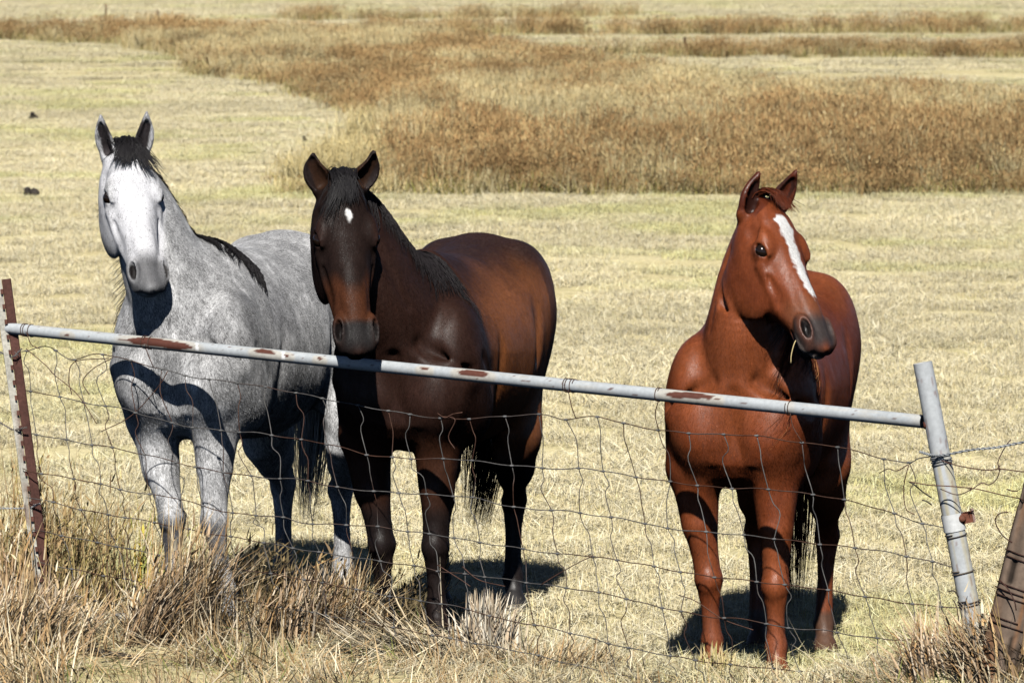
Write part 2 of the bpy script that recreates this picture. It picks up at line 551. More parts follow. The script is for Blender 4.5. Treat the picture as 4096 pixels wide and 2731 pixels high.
    def headfn(X, Y, Z):
        s, q, w = hc(X, Y, Z)
        nf, nb, hw = (np.interp(s, fs, v) for v in (TF, TB, TW))
        nc, hn = (nf + nb) / 2, (nf - nb) / 2
        u = (q - nc) / hn
        # wide behind the face front, wedge towards the jaw
        ww = hw * (1 - .30 * np.clip(-u, 0, 1) ** 1.5) * (1 - .10 * np.clip(u, 0, 1))
        r = ((np.abs(w) / ww) ** 2.5 + np.abs(u) ** 2.5) ** (1 / 2.5) + 1e-6
        Lr = np.sqrt(w * w + (q - nc) ** 2)
        d = np.where(r < .3, (r - 1) * np.minimum(hn, hw), Lr * (1 - 1 / r)) * k
        ex = np.maximum(np.maximum(s - 1.03, -.06 - s), 0) * L
        return np.where(ex > 0, np.hypot(np.maximum(d, 0), ex), d).astype(np.float32)
    H.headfn = headfn
    G.add(headfn, hlo + .0, hhi, .022, pad=0)
    def hel(s, q, w, r, k_=.02, R=None, sub=False, tilt=None):
        fn, lo, hi = ellipsoid_fn(hp(s, q, w), RH if R is None else R, np.array(r) * k)
        (G.sub if sub else G.add)(fn, lo, hi, k_ * k)
    hel(.70, -.015, 0, (.20, .022, .040), .02)                    # nasal bone
    hel(.20, -.020, 0, (.085, .024, .070), .03)                   # forehead
    eye_s, eye_n, eye_w = cfg.get('eye', (.345, -.046, .098))
    H.eyes = []
    for sg in (-1, 1):
        jw = cfg.get('jaw', 1.0); hel(.42, -.185 * jw, .072 * jw * sg, (.145, .118 * jw, .040 * jw), .016)
        JL = spline([hp(.10, -.250 * jw, .086 * sg), hp(.26, -.318 * jw, .088 * sg), hp(.40, -.335 * jw, .082 * sg), hp(.54, -.305 * jw, .066 * sg)], 9)
        fn, lo, hi = tube_fn(JL, [nl] * 9, [(q_, q_) for q_ in np.interp(np.linspace(0, 1, 9), [0, .3, .8, 1], [.006, .020, .022, .010])], pad=.06); G.sub(fn, lo, hi, .018)      # cheek
        hel(.295, -.030, .084 * sg, (.050, .026, .026), .030)     # brow
        hel(.340, -.056, .090 * sg, (.042, .032, .026), .026)     # eye mound
        hel(.205, -.060, .100 * sg, (.030, .018, .012), .03, sub=True)   # temple hollow
        fn, lo, hi = seg_fn(hp(.42, -.080, .096 * sg), hp(.62, -.085, .074 * sg), nl, (.016 * k, .012 * k), (.010 * k, .006 * k))
        G.add(fn, lo, hi, .03)                                    # facial crest
        hel(.665, -.070, .088 * sg, (.10, .018, .014), .035, sub=True)
        # eyelid slit
        ec = hp(eye_s, eye_n, eye_w * sg)
        ez = norm(ll * sg * .80 + nl * .60 + al * -.05)
        ex_ = norm(al * .80 + nl * .05 - ll * sg * .35); ex_ = norm(ex_ - ez * ex_.dot(ez)); ey_ = np.cross(ez, ex_)
        up_ = -1 if ey_.dot(nl) < 0 else 1
        fn, lo, hi = ellipsoid_fn(ec + ez * .014 * k, np.stack([ex_, ey_, ez]), np.array([.032, .0195, .025]) * k)
        G.sub(fn, lo, hi, .006)
        H.eyes.append((ec - ez * .004 * k, ez, ex_, ey_))
        # upper lid
        lid = [ec + ex_ * q * k + ey_ * up_ * (.0185 - 10 * q * q) * k + ez * (.015 - 9 * q * q) * k for q in (-.031, -.016, 0, .016, .031)]
        for i in range(4):
            fn, lo, hi = seg_fn(lid[i], lid[i + 1], ez, (.0085 * k, .0065 * k), (.0085 * k, .0065 * k)); G.add(fn, lo, hi, .010)
        # nostril
        hel(.885, -.032, .056 * sg, (.062, .036, .027), .018)
        hel(.955, -.052, .048 * sg, (.036, .032, .022), .015)
        nz = norm(ll * sg * .75 + nl * .75 + al * .15)
        nx = norm(al * .93 - nl * .25 + ll * sg * -.16); nx = norm(nx - nz * nx.dot(nz)); ny = np.cross(nz, nx)
        fn, lo, hi = ellipsoid_fn(hp(.890, -.018, .060 * sg) + nz * .010 * k, np.stack([nx, ny, nz]), np.array([.040, .0150, .026]) * k)
        G.sub(fn, lo, hi, .008)
        # mouth corner crease
        fn, lo, hi = seg_fn(hp(.845, -.088, .060 * sg), hp(.99, -.082, .046 * sg), nl, (.0045 * k, .016 * k), (.0045 * k, .016 * k))
        G.sub(fn, lo, hi, .006)
    hel(.955, -.032, 0, (.050, .030, .050), .02)                  # upper lip
    fn, lo, hi = seg_fn(hp(.985, -.083, -.046), hp(.985, -.083, .046), al, (.030 * k, .0045 * k), (.030 * k, .0045 * k)); G.sub(fn, lo, hi, .006)
    hel(.915, -.110, 0, (.050, .026, .040), .018)                 # chin
    hel(.955, -.100, 0, (.026, .018, .034), .012)                 # lower lip
    # ears
    H.ears = []
    for sg, E in zip((-1, 1), cfg['ears']):
        b0 = hp(.005, -.060, .060 * sg)
        tip = Q(E['tip'][0], E['tip'][1], 1.0); d = ray(*E['tip'])
        # tip on its sight line at a given depth beyond the ear base
        bw_ = RM.T @ b0 + O
        tip = loc(Q(E['tip'][0], E['tip'][1], bw_[1] + E.get('dy', -.02)))
        bs = Qx(*E['base'], b0[0]) if E.get('base') else b0
        bs = bs - norm(tip - bs) * E.get('root', .03)
        mid = (bs * .5 + tip * .5) + ll * sg * E.get('bow', .012)
        ne = 15
        EP = spline([bs, mid, tip], ne)
        et = np.linspace(0, 1, ne); ew = E.get('w', .036)
        pr = np.interp(et, [0, .12, .3, .45, .6, .75, .88, .96, 1], [.80, .93, 1.0, .98, .83, .58, .31, .14, .05])
        face = norm(np.asarray(E.get('face', nl * .9 + ll * sg * .45))) if 'facew' not in E else norm(RM @ np.asarray(E['facew']))
        R = [(.021 * min(1, .45 + .55 * p) * k, max(ew * p, .005)) for p in pr]
        for i in range(ne - 1):
            fn, lo, hi = seg_fn(EP[i], EP[i + 1], face, R[i], R[i + 1]); G.add(fn, lo, hi, .03 if i < 2 else .006)
        for i in range(2, ne - 4):
            fn, lo, hi = seg_fn(EP[i] + face * .020 * k, EP[i + 1] + face * .020 * k, face, (.018 * k, max(R[i][1] - .013, .004)), (.018 * k, max(R[i + 1][1] - .013, .003)))
            G.sub(fn, lo, hi, .008)
        H.ears.append((bs, tip, face, ew))
    V, F = surface_nets(G.A, G.ax)
    V = smooth_mesh(V, F, 4)
    H.V, H.F = V, F
    # head coordinates of every vertex, for the markings
    x = V - Pl
    H.hs, H.hn, H.hl = x @ al / L, x @ nl / k, x @ ll / wk
    dh = headfn(V[:, 0], V[:, 1], V[:, 2])
    H.hw = sstep(.05, .012, dh) * sstep(-.10, .0, H.hs) * (H.hs < 1.1)
    ex = np.zeros(len(V)); ei = np.zeros(len(V))
    for bs, tip, face, ew in H.ears:
        d = tip - bs; t = (V - bs) @ d / d.dot(d); c = bs + t[:, None] * d
        r = np.linalg.norm(V - c, axis=1)
        m = (t > -.02) & (t < 1.1) & (r < ew * 1.6)
        ex = np.maximum(ex, m * sstep(-.02, .2, t)); 
        ei = np.maximum(ei, m * sstep(ew * .80, ew * .62, r) * ((V - c) @ face > -.006) * sstep(.92, .75, t))
    H.ear, H.ear_in = ex, ei
    H.zrel = V[:, 2] - zg(V[:, 0])
    H.zg = zg
    return H

def finish_horse(H, name, color, mat, label, gloss):
    ang = math.atan2(H.RM[0][1], H.RM[0][0])
    root = empty(name, tuple(H.O)); root.rotation_euler = (0, 0, ang)
    tag(root, label, 'horse')
    o = mesh_obj('body', H.V, H.F.astype(np.int32), mat, parent=None, loc=(0, 0, 0))
    o.parent = root; o.location = (0, 0, 0)
    set_color(o, color)
    ga = o.data.attributes.new('gloss', 'FLOAT', 'POINT'); ga.data.foreach_set('value', np.asarray(gloss, np.float32))
    for c, ez, ex, ey in H.eyes:
        n1, n2 = 14, 10; V, F = [], []
        for i in range(n2 + 1):
            for j in range(n1):
                t, p = math.pi * i / n2, 2 * math.pi * j / n1
                V.append(c + .0275 * H.k * (ez * math.cos(t) * .92 + ex * math.sin(t) * math.cos(p) + ey * math.sin(t) * math.sin(p) * .9))
        for i in range(n2):
            for j in range(n1):
                F.append((i * n1 + j, i * n1 + (j + 1) % n1, (i + 1) * n1 + (j + 1) % n1, (i + 1) * n1 + j))
        e = mesh_obj('eye', V, F, MAT_EYE, loc=(0, 0, 0)); e.parent = root
    return root

def strands(name, paths, r, cols, mat, root, sides=3):
    """paths (m, n, 3) local coordinates -> one hair mesh"""
    paths = np.asarray(paths); m, n, _ = paths.shape
    T = np.gradient(paths, axis=1); T /= np.linalg.norm(T, axis=2, keepdims=True) + 1e-9
    A = np.cross(T, np.array([.3, .2, .93])); A /= np.linalg.norm(A, axis=2, keepdims=True) + 1e-9
    B = np.cross(T, A)
    prof = np.interp(np.linspace(0, 1, n), [0, .1, .7, 1], [.8, 1, .8, .15])
    rr = np.asarray(r).reshape(-1, 1) * prof[None]
    ring = [paths + rr[..., None] * (A * math.cos(t) + B * math.sin(t)) for t in np.arange(sides) * 2 * math.pi / sides]
    V = np.stack(ring, 2).reshape(-1, 3)
    i = np.arange(m)[:, None, None] * n * sides; j = np.arange(n - 1)[None, :, None] * sides; q = np.arange(sides)[None, None]
    F = np.stack([i + j + q, i + j + (q + 1) % sides, i + j + sides + (q + 1) % sides, i + j + sides + q], -1).reshape(-1, 4)
    o = mesh_obj(name, V, F.astype(np.int32), mat, loc=(0, 0, 0)); o.parent = root
    set_color(o, np.repeat(np.asarray(cols), n * sides, 0))
    return o

def neck_at(H, t):
    """interpolated neck station"""
    x = np.linspace(0, 1, len(H.NP))
    g = lambda A: np.stack([np.interp(t, x, A[:, i]) for i in range(A.shape[1])], -1)
    return g(H.NP), g(H.NR), g(H.NT), g(H.NU), g(H.NL)

def snap(H, P, lift):
    """push hair points outside the body: nearest body vertices on a coarse copy"""
    if not hasattr(H, '_sv'):
        from mathutils.bvhtree import BVHTree
        H._bvh = BVHTree.FromPolygons([tuple(v) for v in H.V], [tuple(f) for f in H.F.tolist()])
    out = P.copy()
    from mathutils import Vector
    for i in range(len(P)):
        c, nrm, _, d = H._bvh.find_nearest(Vector(P[i]))
        if c is None: continue
        if (Vector(P[i]) - c).dot(nrm) < lift[i]:
            out[i] = np.array(c + nrm * lift[i])
    return out

def coat_hair(H, root, color, num, mat, seed, length=.013, width=.0014, spread=None):
    """short lying hair over the whole body, one blade per point, following the lie of the coat"""
    g = np.random.default_rng(seed); V, F = H.V, H.F
    A, B, C, D = (V[F[:, i]] for i in range(4))
    nr = np.cross(C - A, D - B); ar = np.linalg.norm(nr, axis=1) * .5; nr /= (2 * ar[:, None] + 1e-12)
    w = ar * np.where(H.hw[F[:, 0]] > .5, 2.2, 1.0) * np.where(H.zrel[F[:, 0]] < .08, 0, 1)
    f = g.choice(len(F), num, p=w / w.sum()); a, b_ = g.random((2, num, 1))
    P = (A[f] * (1 - a) + B[f] * a) * (1 - b_) + (D[f] * (1 - a) + C[f] * a) * b_; n = nr[f]; v0 = F[f, 0]
    flow = np.tile(np.array([-.55, 0, -.85]), (num, 1)); hd = H.hw[v0][:, None]
    flow = flow * (1 - hd) + H.al[None] * hd + g.normal(0, .22, (num, 3))
    t = flow - n * (flow * n).sum(1, keepdims=True); t /= np.linalg.norm(t, axis=1, keepdims=True) + 1e-9
    s_ = np.cross(n, t); ln = (length * g.uniform(.6, 1.2, (num, 1))) * np.where(hd > .5, .6, 1.0); wd = width * g.uniform(.7, 1.3, (num, 1)) * np.where(hd > .5, .8, 1.0)
    base = P + n * .0006
    VV = np.stack([base + s_ * wd * .5, base - s_ * wd * .5, base + t * ln + n * ln * .08], 1).reshape(-1, 3)
    FF = np.arange(num * 3, dtype=np.int32).reshape(-1, 3)
    o = mesh_obj('coat_hair', VV, FF, mat, loc=(0, 0, 0), smooth=False); o.parent = root; o['kind'] = 'stuff'
    c = color[v0][:, :3]
    if spread is None: c = c * g.uniform(.78, 1.3, (num, 1))
    else:
        k = (g.random((num, 1)) < spread[0]) * (hd < .5) + (g.random((num, 1)) < spread[0] * .25) * (hd >= .5)
        c = np.where(k > 0, c * spread[1], c * g.uniform(1.0, spread[2], (num, 1)))
    # the hair takes the lie of the skin under it
    set_color(o, np.repeat(c, 3, 0))
    nn = np.repeat(n * .92 + g.normal(0, .10, (num, 3)), 3, 0); nn /= np.linalg.norm(nn, axis=1, keepdims=True)
    o.data.normals_split_custom_set_from_vertices([tuple(q) for q in nn])
    return o
MAT_EYE, nt, b = new_mat('eye_dark')
b.inputs['Base Color'].default_value = (.012, .007, .005, 1)
b.inputs['Roughness'].default_value = .06

def coat_mat(name, mottle, speck, rough, spec, sheen=0.0, dapple=0.0):
    m, nt, b = new_mat(name)
    at = N(nt, 'Attribute', attribute_name='tint'); gl = N(nt, 'Attribute', attribute_name='gloss')
    tc = N(nt, 'TexCoord')
    mp = N(nt, 'Mapping'); mp.inputs['Scale'].default_value = (1, 1, .35)
    nt.links.new(tc.outputs['Object'], mp.inputs['Vector'])
    big = ramp(nt, noise(nt, 5, 4, .6, tc.outputs['Object']), [(.30, .72), (.70, 1.18)])
    fine = ramp(nt, noise(nt, 210, 3, .6, mp.outputs[0]), [(.30, 1 - mottle), (.70, 1 + mottle * .55)])
    mid = ramp(nt, noise(nt, 58, 4, .65, mp.outputs[0], .4), [(.32, 1 - mottle * .9), (.68, 1 + mottle * .5)])
    c = mix(nt, 1.0, at.outputs['Color'], big, 'MULTIPLY')
    tex = mix(nt, 1.0, fine, mid, 'MULTIPLY')
    if dapple:
        vo = N(nt, 'TexVoronoi', feature='SMOOTH_F1'); vo.inputs['Scale'].default_value = 15; vo.inputs['Smoothness'].default_value = .6
        wv = N(nt, 'VectorMath', operation='ADD'); nn = N(nt, 'TexNoise'); nn.inputs['Scale'].default_value = 9; sc_ = N(nt, 'VectorMath', operation='SCALE'); sc_.inputs['Scale'].default_value = .09
        nt.links.new(tc.outputs['Object'], nn.inputs['Vector']); nt.links.new(nn.outputs['Color'], sc_.inputs[0]); nt.links.new(mp.outputs[0], wv.inputs[0]); nt.links.new(sc_.outputs[0], wv.inputs[1]); nt.links.new(wv.outputs[0], vo.inputs['Vector'])
        tex = mix(nt, 1.0, tex, ramp(nt, vo.outputs['Distance'], [(.12, 1 + dapple * .6), (.62, 1 - dapple)]), 'MULTIPLY')
    texc = mix(nt, at.outputs['Alpha'], (1, 1, 1), tex)
    c = mix(nt, 1.0, c, texc, 'MULTIPLY')
    if speck:
        sp = ramp(nt, noise(nt, 105, 2, .5, mp.outputs[0]), [(.0, 1.0), (.335, 1.0), (.41, 0.0)])
        f_ = N(nt, 'Math', operation='MULTIPLY'); f_.inputs[1].default_value = speck
        nt.links.new(sp, f_.inputs[0])
        c = mix(nt, f_.outputs[0], c, (.045, .043, .047))
    nt.links.new(c, b.inputs['Base Color'])
    rr = N(nt, 'MapRange'); rr.inputs[1].default_value = .3; rr.inputs[2].default_value = .7; rr.inputs[3].default_value = rough - .13; rr.inputs[4].default_value = rough + .17
    nt.links.new(noise(nt, 26, 4, .7, mp.outputs[0], .6), rr.inputs[0]); nt.links.new(rr.outputs[0], b.inputs['Roughness'])
    sv = N(nt, 'Math', operation='MULTIPLY'); sv.inputs[1].default_value = spec; nt.links.new(gl.outputs['Fac'], sv.inputs[0]); nt.links.new(sv.outputs[0], b.inputs['Specular IOR Level'])
    b.inputs['Sheen Weight'].default_value = sheen
    b.inputs['Sheen Roughness'].default_value = .4
    hn = mix(nt, .35, noise(nt, 300, 3, .7, mp.outputs[0]), noise(nt, 20, 3, .6, tc.outputs['Object']))
    bump(nt, hn, .22, .007, b)
    return m

def hair_mat(name, rough=.42, spec=.35):
    m, nt, b = new_mat(name)
    at = N(nt, 'Attribute', attribute_name='tint')
    nt.links.new(at.outputs['Color'], b.inputs['Base Color'])
    b.inputs['Roughness'].default_value = rough
    b.inputs['Specular IOR Level'].default_value = spec
    return m
MAT_HAIR = hair_mat('horse_hair', .38, .14); MAT_COAT = hair_mat('coat_hair', .45, .14)

def nostril(H):
    w = np.abs(H.hl)
    d = np.sqrt(((H.hs - .890) * .62 / .036) ** 2 + ((w - .060) / .020) ** 2 + ((H.hn + .026) / .017) ** 2)
    return sstep(1.0, .7, d) * H.hw

def lerp(a, b, t):
    return np.asarray(a) * (1 - t[:, None]) + np.asarray(b) * t[:, None]

GREY = dict(S=1.11, yaw=18, O=(-1.195, 18.55), zf=-.02, zh=-.03, poll=(294, 328, 17.98), nose=(351, 652), L=.665, head_w=1.02, jaw=.93, groove=.7,
    neck_mid=[(.38, (.03, 0, .0)), (.72, (-.01, 0, .02))],
    legs=[('F', -1, [(352, 965, 0), (395, 1190, 0), (402, 1350, 0), (402, 1452, 0)]),
          ('F', 1, [(500, 955, .02), (491, 1195, .04), (518, 1355, .05), (526, 1460, .06)]),
          ('H', -1, [(612, 985, 0), (650, 1112, 0), (652, 1300, 0), (655, 1385, 0)]),
          ('H', 1, [(810, 985, 0), (783, 1120, 0), (788, 1300, 0), (790, 1390, 0)])],
    ears=[dict(tip=(231, 264), w=.037, dy=-.03, facew=(-.15, -1, .2)), dict(tip=(337, 257), w=.039, dy=-.03, facew=(.15, -1, .2))])
BROWN = dict(S=1.09, yaw=14, O=(-.284, 18.01), zf=.01, zh=.03, poll=(790, 404, 17.05), nose=(826, 798), L=.715, head_w=.98, jaw=.90,
    neck_mid=[(.38, (.03, 0, .0)), (.72, (.0, 0, .03))],
    legs=[('F', -1, [(838, 1000, 0), (877, 1250, 0), (882, 1385, 0), (886, 1452, 0)]),
          ('F', 1, [(1010, 990, 0), (1000, 1255, .02), (1004, 1395, .02), (1008, 1462, .03)]),
          ('H', -1, [(1010, 1010, 0), (1015, 1150, 0), (1012, 1320, 0), (1012, 1400, 0)]),
          ('H', 1, [(1186, 1005, 0), (1181, 1148, 0), (1178, 1325, 0), (1184, 1402, 0)])],
    ears=[dict(tip=(719, 352), w=.050, dy=-.02, bow=.022), dict(tip=(859, 347), w=.050, dy=-.02, bow=.022)])
CHEST = dict(S=1.04, yaw=12, O=(1.005, 17.17), zf=.0, zh=.03, poll=(1772, 450, 16.50), nose=(1902, 788), L=.668, head_w=1.03, jaw=.95, groove=1.3, hdir=(.72, -.694),
    neck_mid=[(.38, (.03, -.01, .0)), (.72, (-.04, -.02, .02))],
    legs=[('F', -1, [(1590, 1075, 0), (1628, 1330, 0), (1636, 1468, 0), (1641, 1535, 0)]),
          ('F', 1, [(1785, 1075, .03), (1781, 1345, .05), (1783, 1482, .05), (1786, 1562, .07)]),
          ('H', -1, [(1735, 1060, 0), (1738, 1215, 0), (1742, 1420, 0), (1742, 1492, .03)]),
          ('H', 1, [(1898, 1065, 0), (1900, 1228, 0), (1892, 1430, 0), (1896, 1500, 0)])],
    ears=[dict(tip=(1743, 395), w=.044, dy=.0, root=.05, facew=(.75, -.65, .1)), dict(tip=(1829, 391), w=.044, dy=-.02, root=.04, facew=(.25, -1, .2))])

def horse_grey():
    H = make_horse('dapple_grey_horse', GREY); V = H.V; n = len(V)
    x, y, z = V.T
    nz = fbm(x * 5, y * 5, z * 5)
    body = lerp((.27, .27, .282), (.58, .58, .59), sstep(.3, .7, fbm(x * 3 + 9, y * 3, z * 3)))
    body = lerp(body, (.70, .70, .71), sstep(.25, -.05, x) * .7)
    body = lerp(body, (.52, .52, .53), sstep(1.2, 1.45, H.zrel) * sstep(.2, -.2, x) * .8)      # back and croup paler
    body = lerp(body, (.72, .72, .73), sstep(1.0, .80, H.zrel) * sstep(.42, .62, H.zrel) * (x > .1) * .9)   # forearms
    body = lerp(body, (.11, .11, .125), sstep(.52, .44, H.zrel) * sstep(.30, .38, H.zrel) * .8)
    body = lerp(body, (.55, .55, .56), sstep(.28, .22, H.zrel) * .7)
    body = body * (1 - .18 * sstep(.25, .42, x) * sstep(.95, 1.1, H.zrel))[:, None]
    hind = (x < -.35) * 1.0
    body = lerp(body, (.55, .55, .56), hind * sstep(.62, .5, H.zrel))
    body = lerp(body, (.06, .06, .065), sstep(.085, .06, H.zrel))
    s, q, w = H.hs, H.hn, np.abs(H.hl)
    face = np.broadcast_to((.63, .63, .66), (n, 3))
    face = lerp(face, (.42, .42, .44), sstep(-.09, -.17, q) * .8)
    face = lerp(face, (.115, .115, .122), np.maximum(sstep(.72, .86, s + .06 * (nz - .5) - .04 * sstep(.03, .06, w)), 0))
    face = lerp(face, (.60, .60, .61), sstep(.955, .985, s) * sstep(-.045, -.06, q) * .6)
    e = np.sqrt(((s - .345) * .62) ** 2 + (q + .046) ** 2 + ((w - .1) * .6) ** 2)
    face = lerp(face, (.05, .05, .055), sstep(.034, .016, e) * (w > .06))
    col = lerp(body, face, H.hw)
    col = lerp(col, (.008, .006, .006), nostril(H))
    col = lerp(col, (.50, .50, .52), H.ear)
    col = lerp(col, (.035, .028, .03), H.ear_in * sstep(.1, .4, H.ear))
    al = 1 - .72 * H.hw
    col = np.concatenate([col, al[:, None]], 1)
    mat = coat_mat('grey_coat', .55, .45, .60, .25, .1, .42)
    gloss = np.ones(n)
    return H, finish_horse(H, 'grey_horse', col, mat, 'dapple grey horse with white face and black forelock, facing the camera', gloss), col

def horse_brown():
    H = make_horse('brown_horse', BROWN); V = H.V; n = len(V)
    x, y, z = V.T
    nz = fbm(x * 4, y * 4, z * 4)
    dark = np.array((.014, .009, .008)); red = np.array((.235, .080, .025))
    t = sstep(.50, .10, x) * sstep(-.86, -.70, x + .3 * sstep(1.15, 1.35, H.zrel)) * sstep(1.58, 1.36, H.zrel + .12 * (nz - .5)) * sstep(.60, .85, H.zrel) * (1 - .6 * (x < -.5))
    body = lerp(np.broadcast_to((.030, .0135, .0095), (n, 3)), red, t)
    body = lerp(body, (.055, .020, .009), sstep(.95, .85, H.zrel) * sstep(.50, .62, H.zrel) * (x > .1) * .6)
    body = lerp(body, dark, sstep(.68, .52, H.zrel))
    body = lerp(body, (.022, .020, .020), sstep(.085, .06, H.zrel))
    s, q, w = H.hs, H.hn, np.abs(H.hl)
    face = np.broadcast_to((.016, .0095, .008), (n, 3))
    face = lerp(face, (.070, .025, .012), sstep(.60, .74, s + .1 * (nz - .5) + (.10) * sstep(.02, .06, w)) * sstep(.88, .82, s) * sstep(-.12, -.08, q))
    face = lerp(face, (.022, .020, .020), sstep(.82, .88, s))
    e = np.sqrt(((s - .25) * .62 / 1.5) ** 2 + (H.hl + .0) ** 2)
    e = np.sqrt(((s - .235) * .62 / 2.0) ** 2 + (H.hl - .002 - .04 * (s - .235)) ** 2)
    col = lerp(body, face, H.hw)
    star = sstep(.0135, .007, e + .008 * (vnoise(x * 80, y * 80, z * 80) - .5)) * H.hw * (q > -.04)
    col = lerp(col, (.66, .65, .64), star)
    col = lerp(col, (.008, .006, .006), nostril(H))
    col = lerp(col, (.016, .010, .009), H.ear)
    col = lerp(col, (.030, .014, .008), H.ear_in * sstep(.1, .4, H.ear))
    col = np.concatenate([col, np.full((n, 1), .8)], 1)
    mat = coat_mat('brown_coat', .34, 0, .46, .36, .0)
    gloss = (1 - .75 * H.hw) * (1 - .55 * sstep(.05, .25, x)) * 1.15
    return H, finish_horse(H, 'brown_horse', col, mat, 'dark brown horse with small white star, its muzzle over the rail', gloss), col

def horse_chestnut():
    H = make_horse('chestnut_horse', CHEST); V = H.V; n = len(V)
    x, y, z = V.T
    nz = fbm(x * 4, y * 4, z * 4)
    body = lerp(np.broadcast_to((.155, .036, .0115), (n, 3)), (.225, .060, .020), sstep(.3, .7, nz))
    body = lerp(body, (.20, .058, .024), sstep(.36, .26, H.zrel) * .8)
    body = lerp(body, (.10, .05, .03), sstep(.085, .06, H.zrel))
    s, q, w = H.hs, H.hn, np.abs(H.hl)
    face = lerp(np.broadcast_to((.145, .032, .0105), (n, 3)), (.195, .049, .0165), nz)
    face = lerp(face, (.16, .060, .028), sstep(.62, .74, s) * sstep(-.12, -.05, q) * .6)
    face = lerp(face, (.045, .036, .034), sstep(.76, .87, s + .06 * (nz - .5) - .05 * (q < -.055)))
    face = lerp(face, (.36, .29, .25), sstep(.86, .93, s) * sstep(-.05, -.065, q) * sstep(-.09, -.075, q) * .8)
    e = np.sqrt(((s - .345) * .62) ** 2 + (q + .046) ** 2 + ((w - .1) * .6) ** 2)
    face = lerp(face, (.025, .014, .012), sstep(.032, .018, e) * (w > .06))
    col = lerp(body, face, H.hw)
    jag = .014 * (vnoise(x * 70, y * 70, z * 70) - .5) + .018 * (vnoise(x * 30, y * 30, z * 30) - .5)
    cen = np.interp(s, [.14, .3, .5, .7], [-.004, .0, .006, .010]); hw = np.interp(s, [.13, .17, .25, .35, .45, .6, .68, .72], [.010, .029, .029, .018, .022, .017, .013, .0])
    bl = sstep(.007, -.005, np.abs(H.hl - cen) - hw + jag) * sstep(.125, .15, s) * sstep(.73, .70, s) * (q > -.05) * H.hw
    col = lerp(col, (.66, .65, .64), bl)
    col = lerp(col, (.008, .006, .006), nostril(H))
    col = lerp(col, (.085, .018, .007), H.ear)
    col = lerp(col, (.035, .010, .006), H.ear_in * sstep(.1, .4, H.ear))
    col = np.concatenate([col, np.full((n, 1), .8)], 1)
    mat = coat_mat('chestnut_coat', .28, 0, .42, .42, .0)
    gloss = 1 - .35 * H.hw
    return H, finish_horse(H, 'chestnut_horse', col, mat, 'chestnut horse with a white blaze, head turned to the right', gloss), col

def forelock(H, root, num, col, s_end, lat, fan, r=.0016, seed=1, lift=.008, droop=.0):
    g = np.random.default_rng(seed); n = 11; P = np.zeros((num, n, 3)); tau = np.linspace(0, 1, n)
    for i in range(num):
        w0 = g.normal(0, .020); e = s_end * g.uniform(.55, 1.08)
        r0 = g.uniform(-.075, -.02); q0 = -.085 + (r0 + .075) * .9; c = g.normal(lat, fan); wob = g.normal(0, .006, 2)
        for j, t in enumerate(tau):
            s_ = r0 + (e - r0) * t ** 1.15 - .05 * math.sin(min(t * 2.5, 1) * math.pi) * .5
            q = q0 + (.028 - q0) * math.sin(min(t * 2.0, 1) * math.pi / 2) - droop * t * t
            P[i, j] = H.hp(s_, q, w0 + (c - w0) * t ** 1.3 + wob[0] * math.sin(t * 6) + wob[1] * t)
    F = P.reshape(-1, 3); F = snap(H, F, np.tile(np.interp(tau, [0, 1], [.006, lift]), num) * g.uniform(.4, 1.3, len(F)))
    c = np.asarray(col)[None] * g.uniform(.6, 1.5, (num, 1))
    strands('forelock', F.reshape(num, n, 3), g.uniform(.7, 1.3, num) * r, c, MAT_HAIR, root)

def mane(H, root, num, col, side, t0, t1, phi, length, r=.0018, seed=2, name='mane', stray=.0, both=.0, light=None):
    g = np.random.default_rng(seed); n = 12; P = np.zeros((num, n, 3)); tau = np.linspace(0, 1, n)
    ts = g.uniform(t0, t1, num)
    clump = g.normal(0, 1, 40)
    for i in range(num):
        sg = side if g.random() > both else -side
        ph = phi * g.uniform(.55, 1.1); ln = length * g.uniform(.6, 1.1)
        cl = clump[int((ts[i] - t0) / (t1 - t0) * 39)]
        NC = neck_at(H, np.maximum(ts[i] - tau * (.05 + .03 * cl), 0))
        for j, t in enumerate(tau):
            c, R, T, U, L_ = (q[j] for q in NC)
            a = ph * t; out = 1.03 + stray * t * t * g.uniform(.5, 1.5)
            p = c + U * R[0] * math.cos(a) * out + L_ * sg * R[1] * math.sin(a) * out
            p = p + np.array([0, 0, -1]) * ln * t ** 1.6 * .5 + T * .012 * cl * t
            if t < .25: p = p + U * .018 * math.sin(t / .25 * math.pi)
            P[i, j] = p
    F = P.reshape(-1, 3); F = snap(H, F, np.tile(np.interp(tau, [0, .3, 1], [.002, .012, .010]), num) * g.uniform(.4, 1.4, len(F)))
    c = np.asarray(col)[None] * g.uniform(.6, 1.5, (num, 1))
    if light is not None:
        m = (g.random(num) < light[0]); c[m] = np.asarray(light[1]) * g.uniform(.7, 1.2, (m.sum(), 1))
    strands(name, F.reshape(num, n, 3), g.uniform(.7, 1.3, num) * r, c, MAT_HAIR, root)

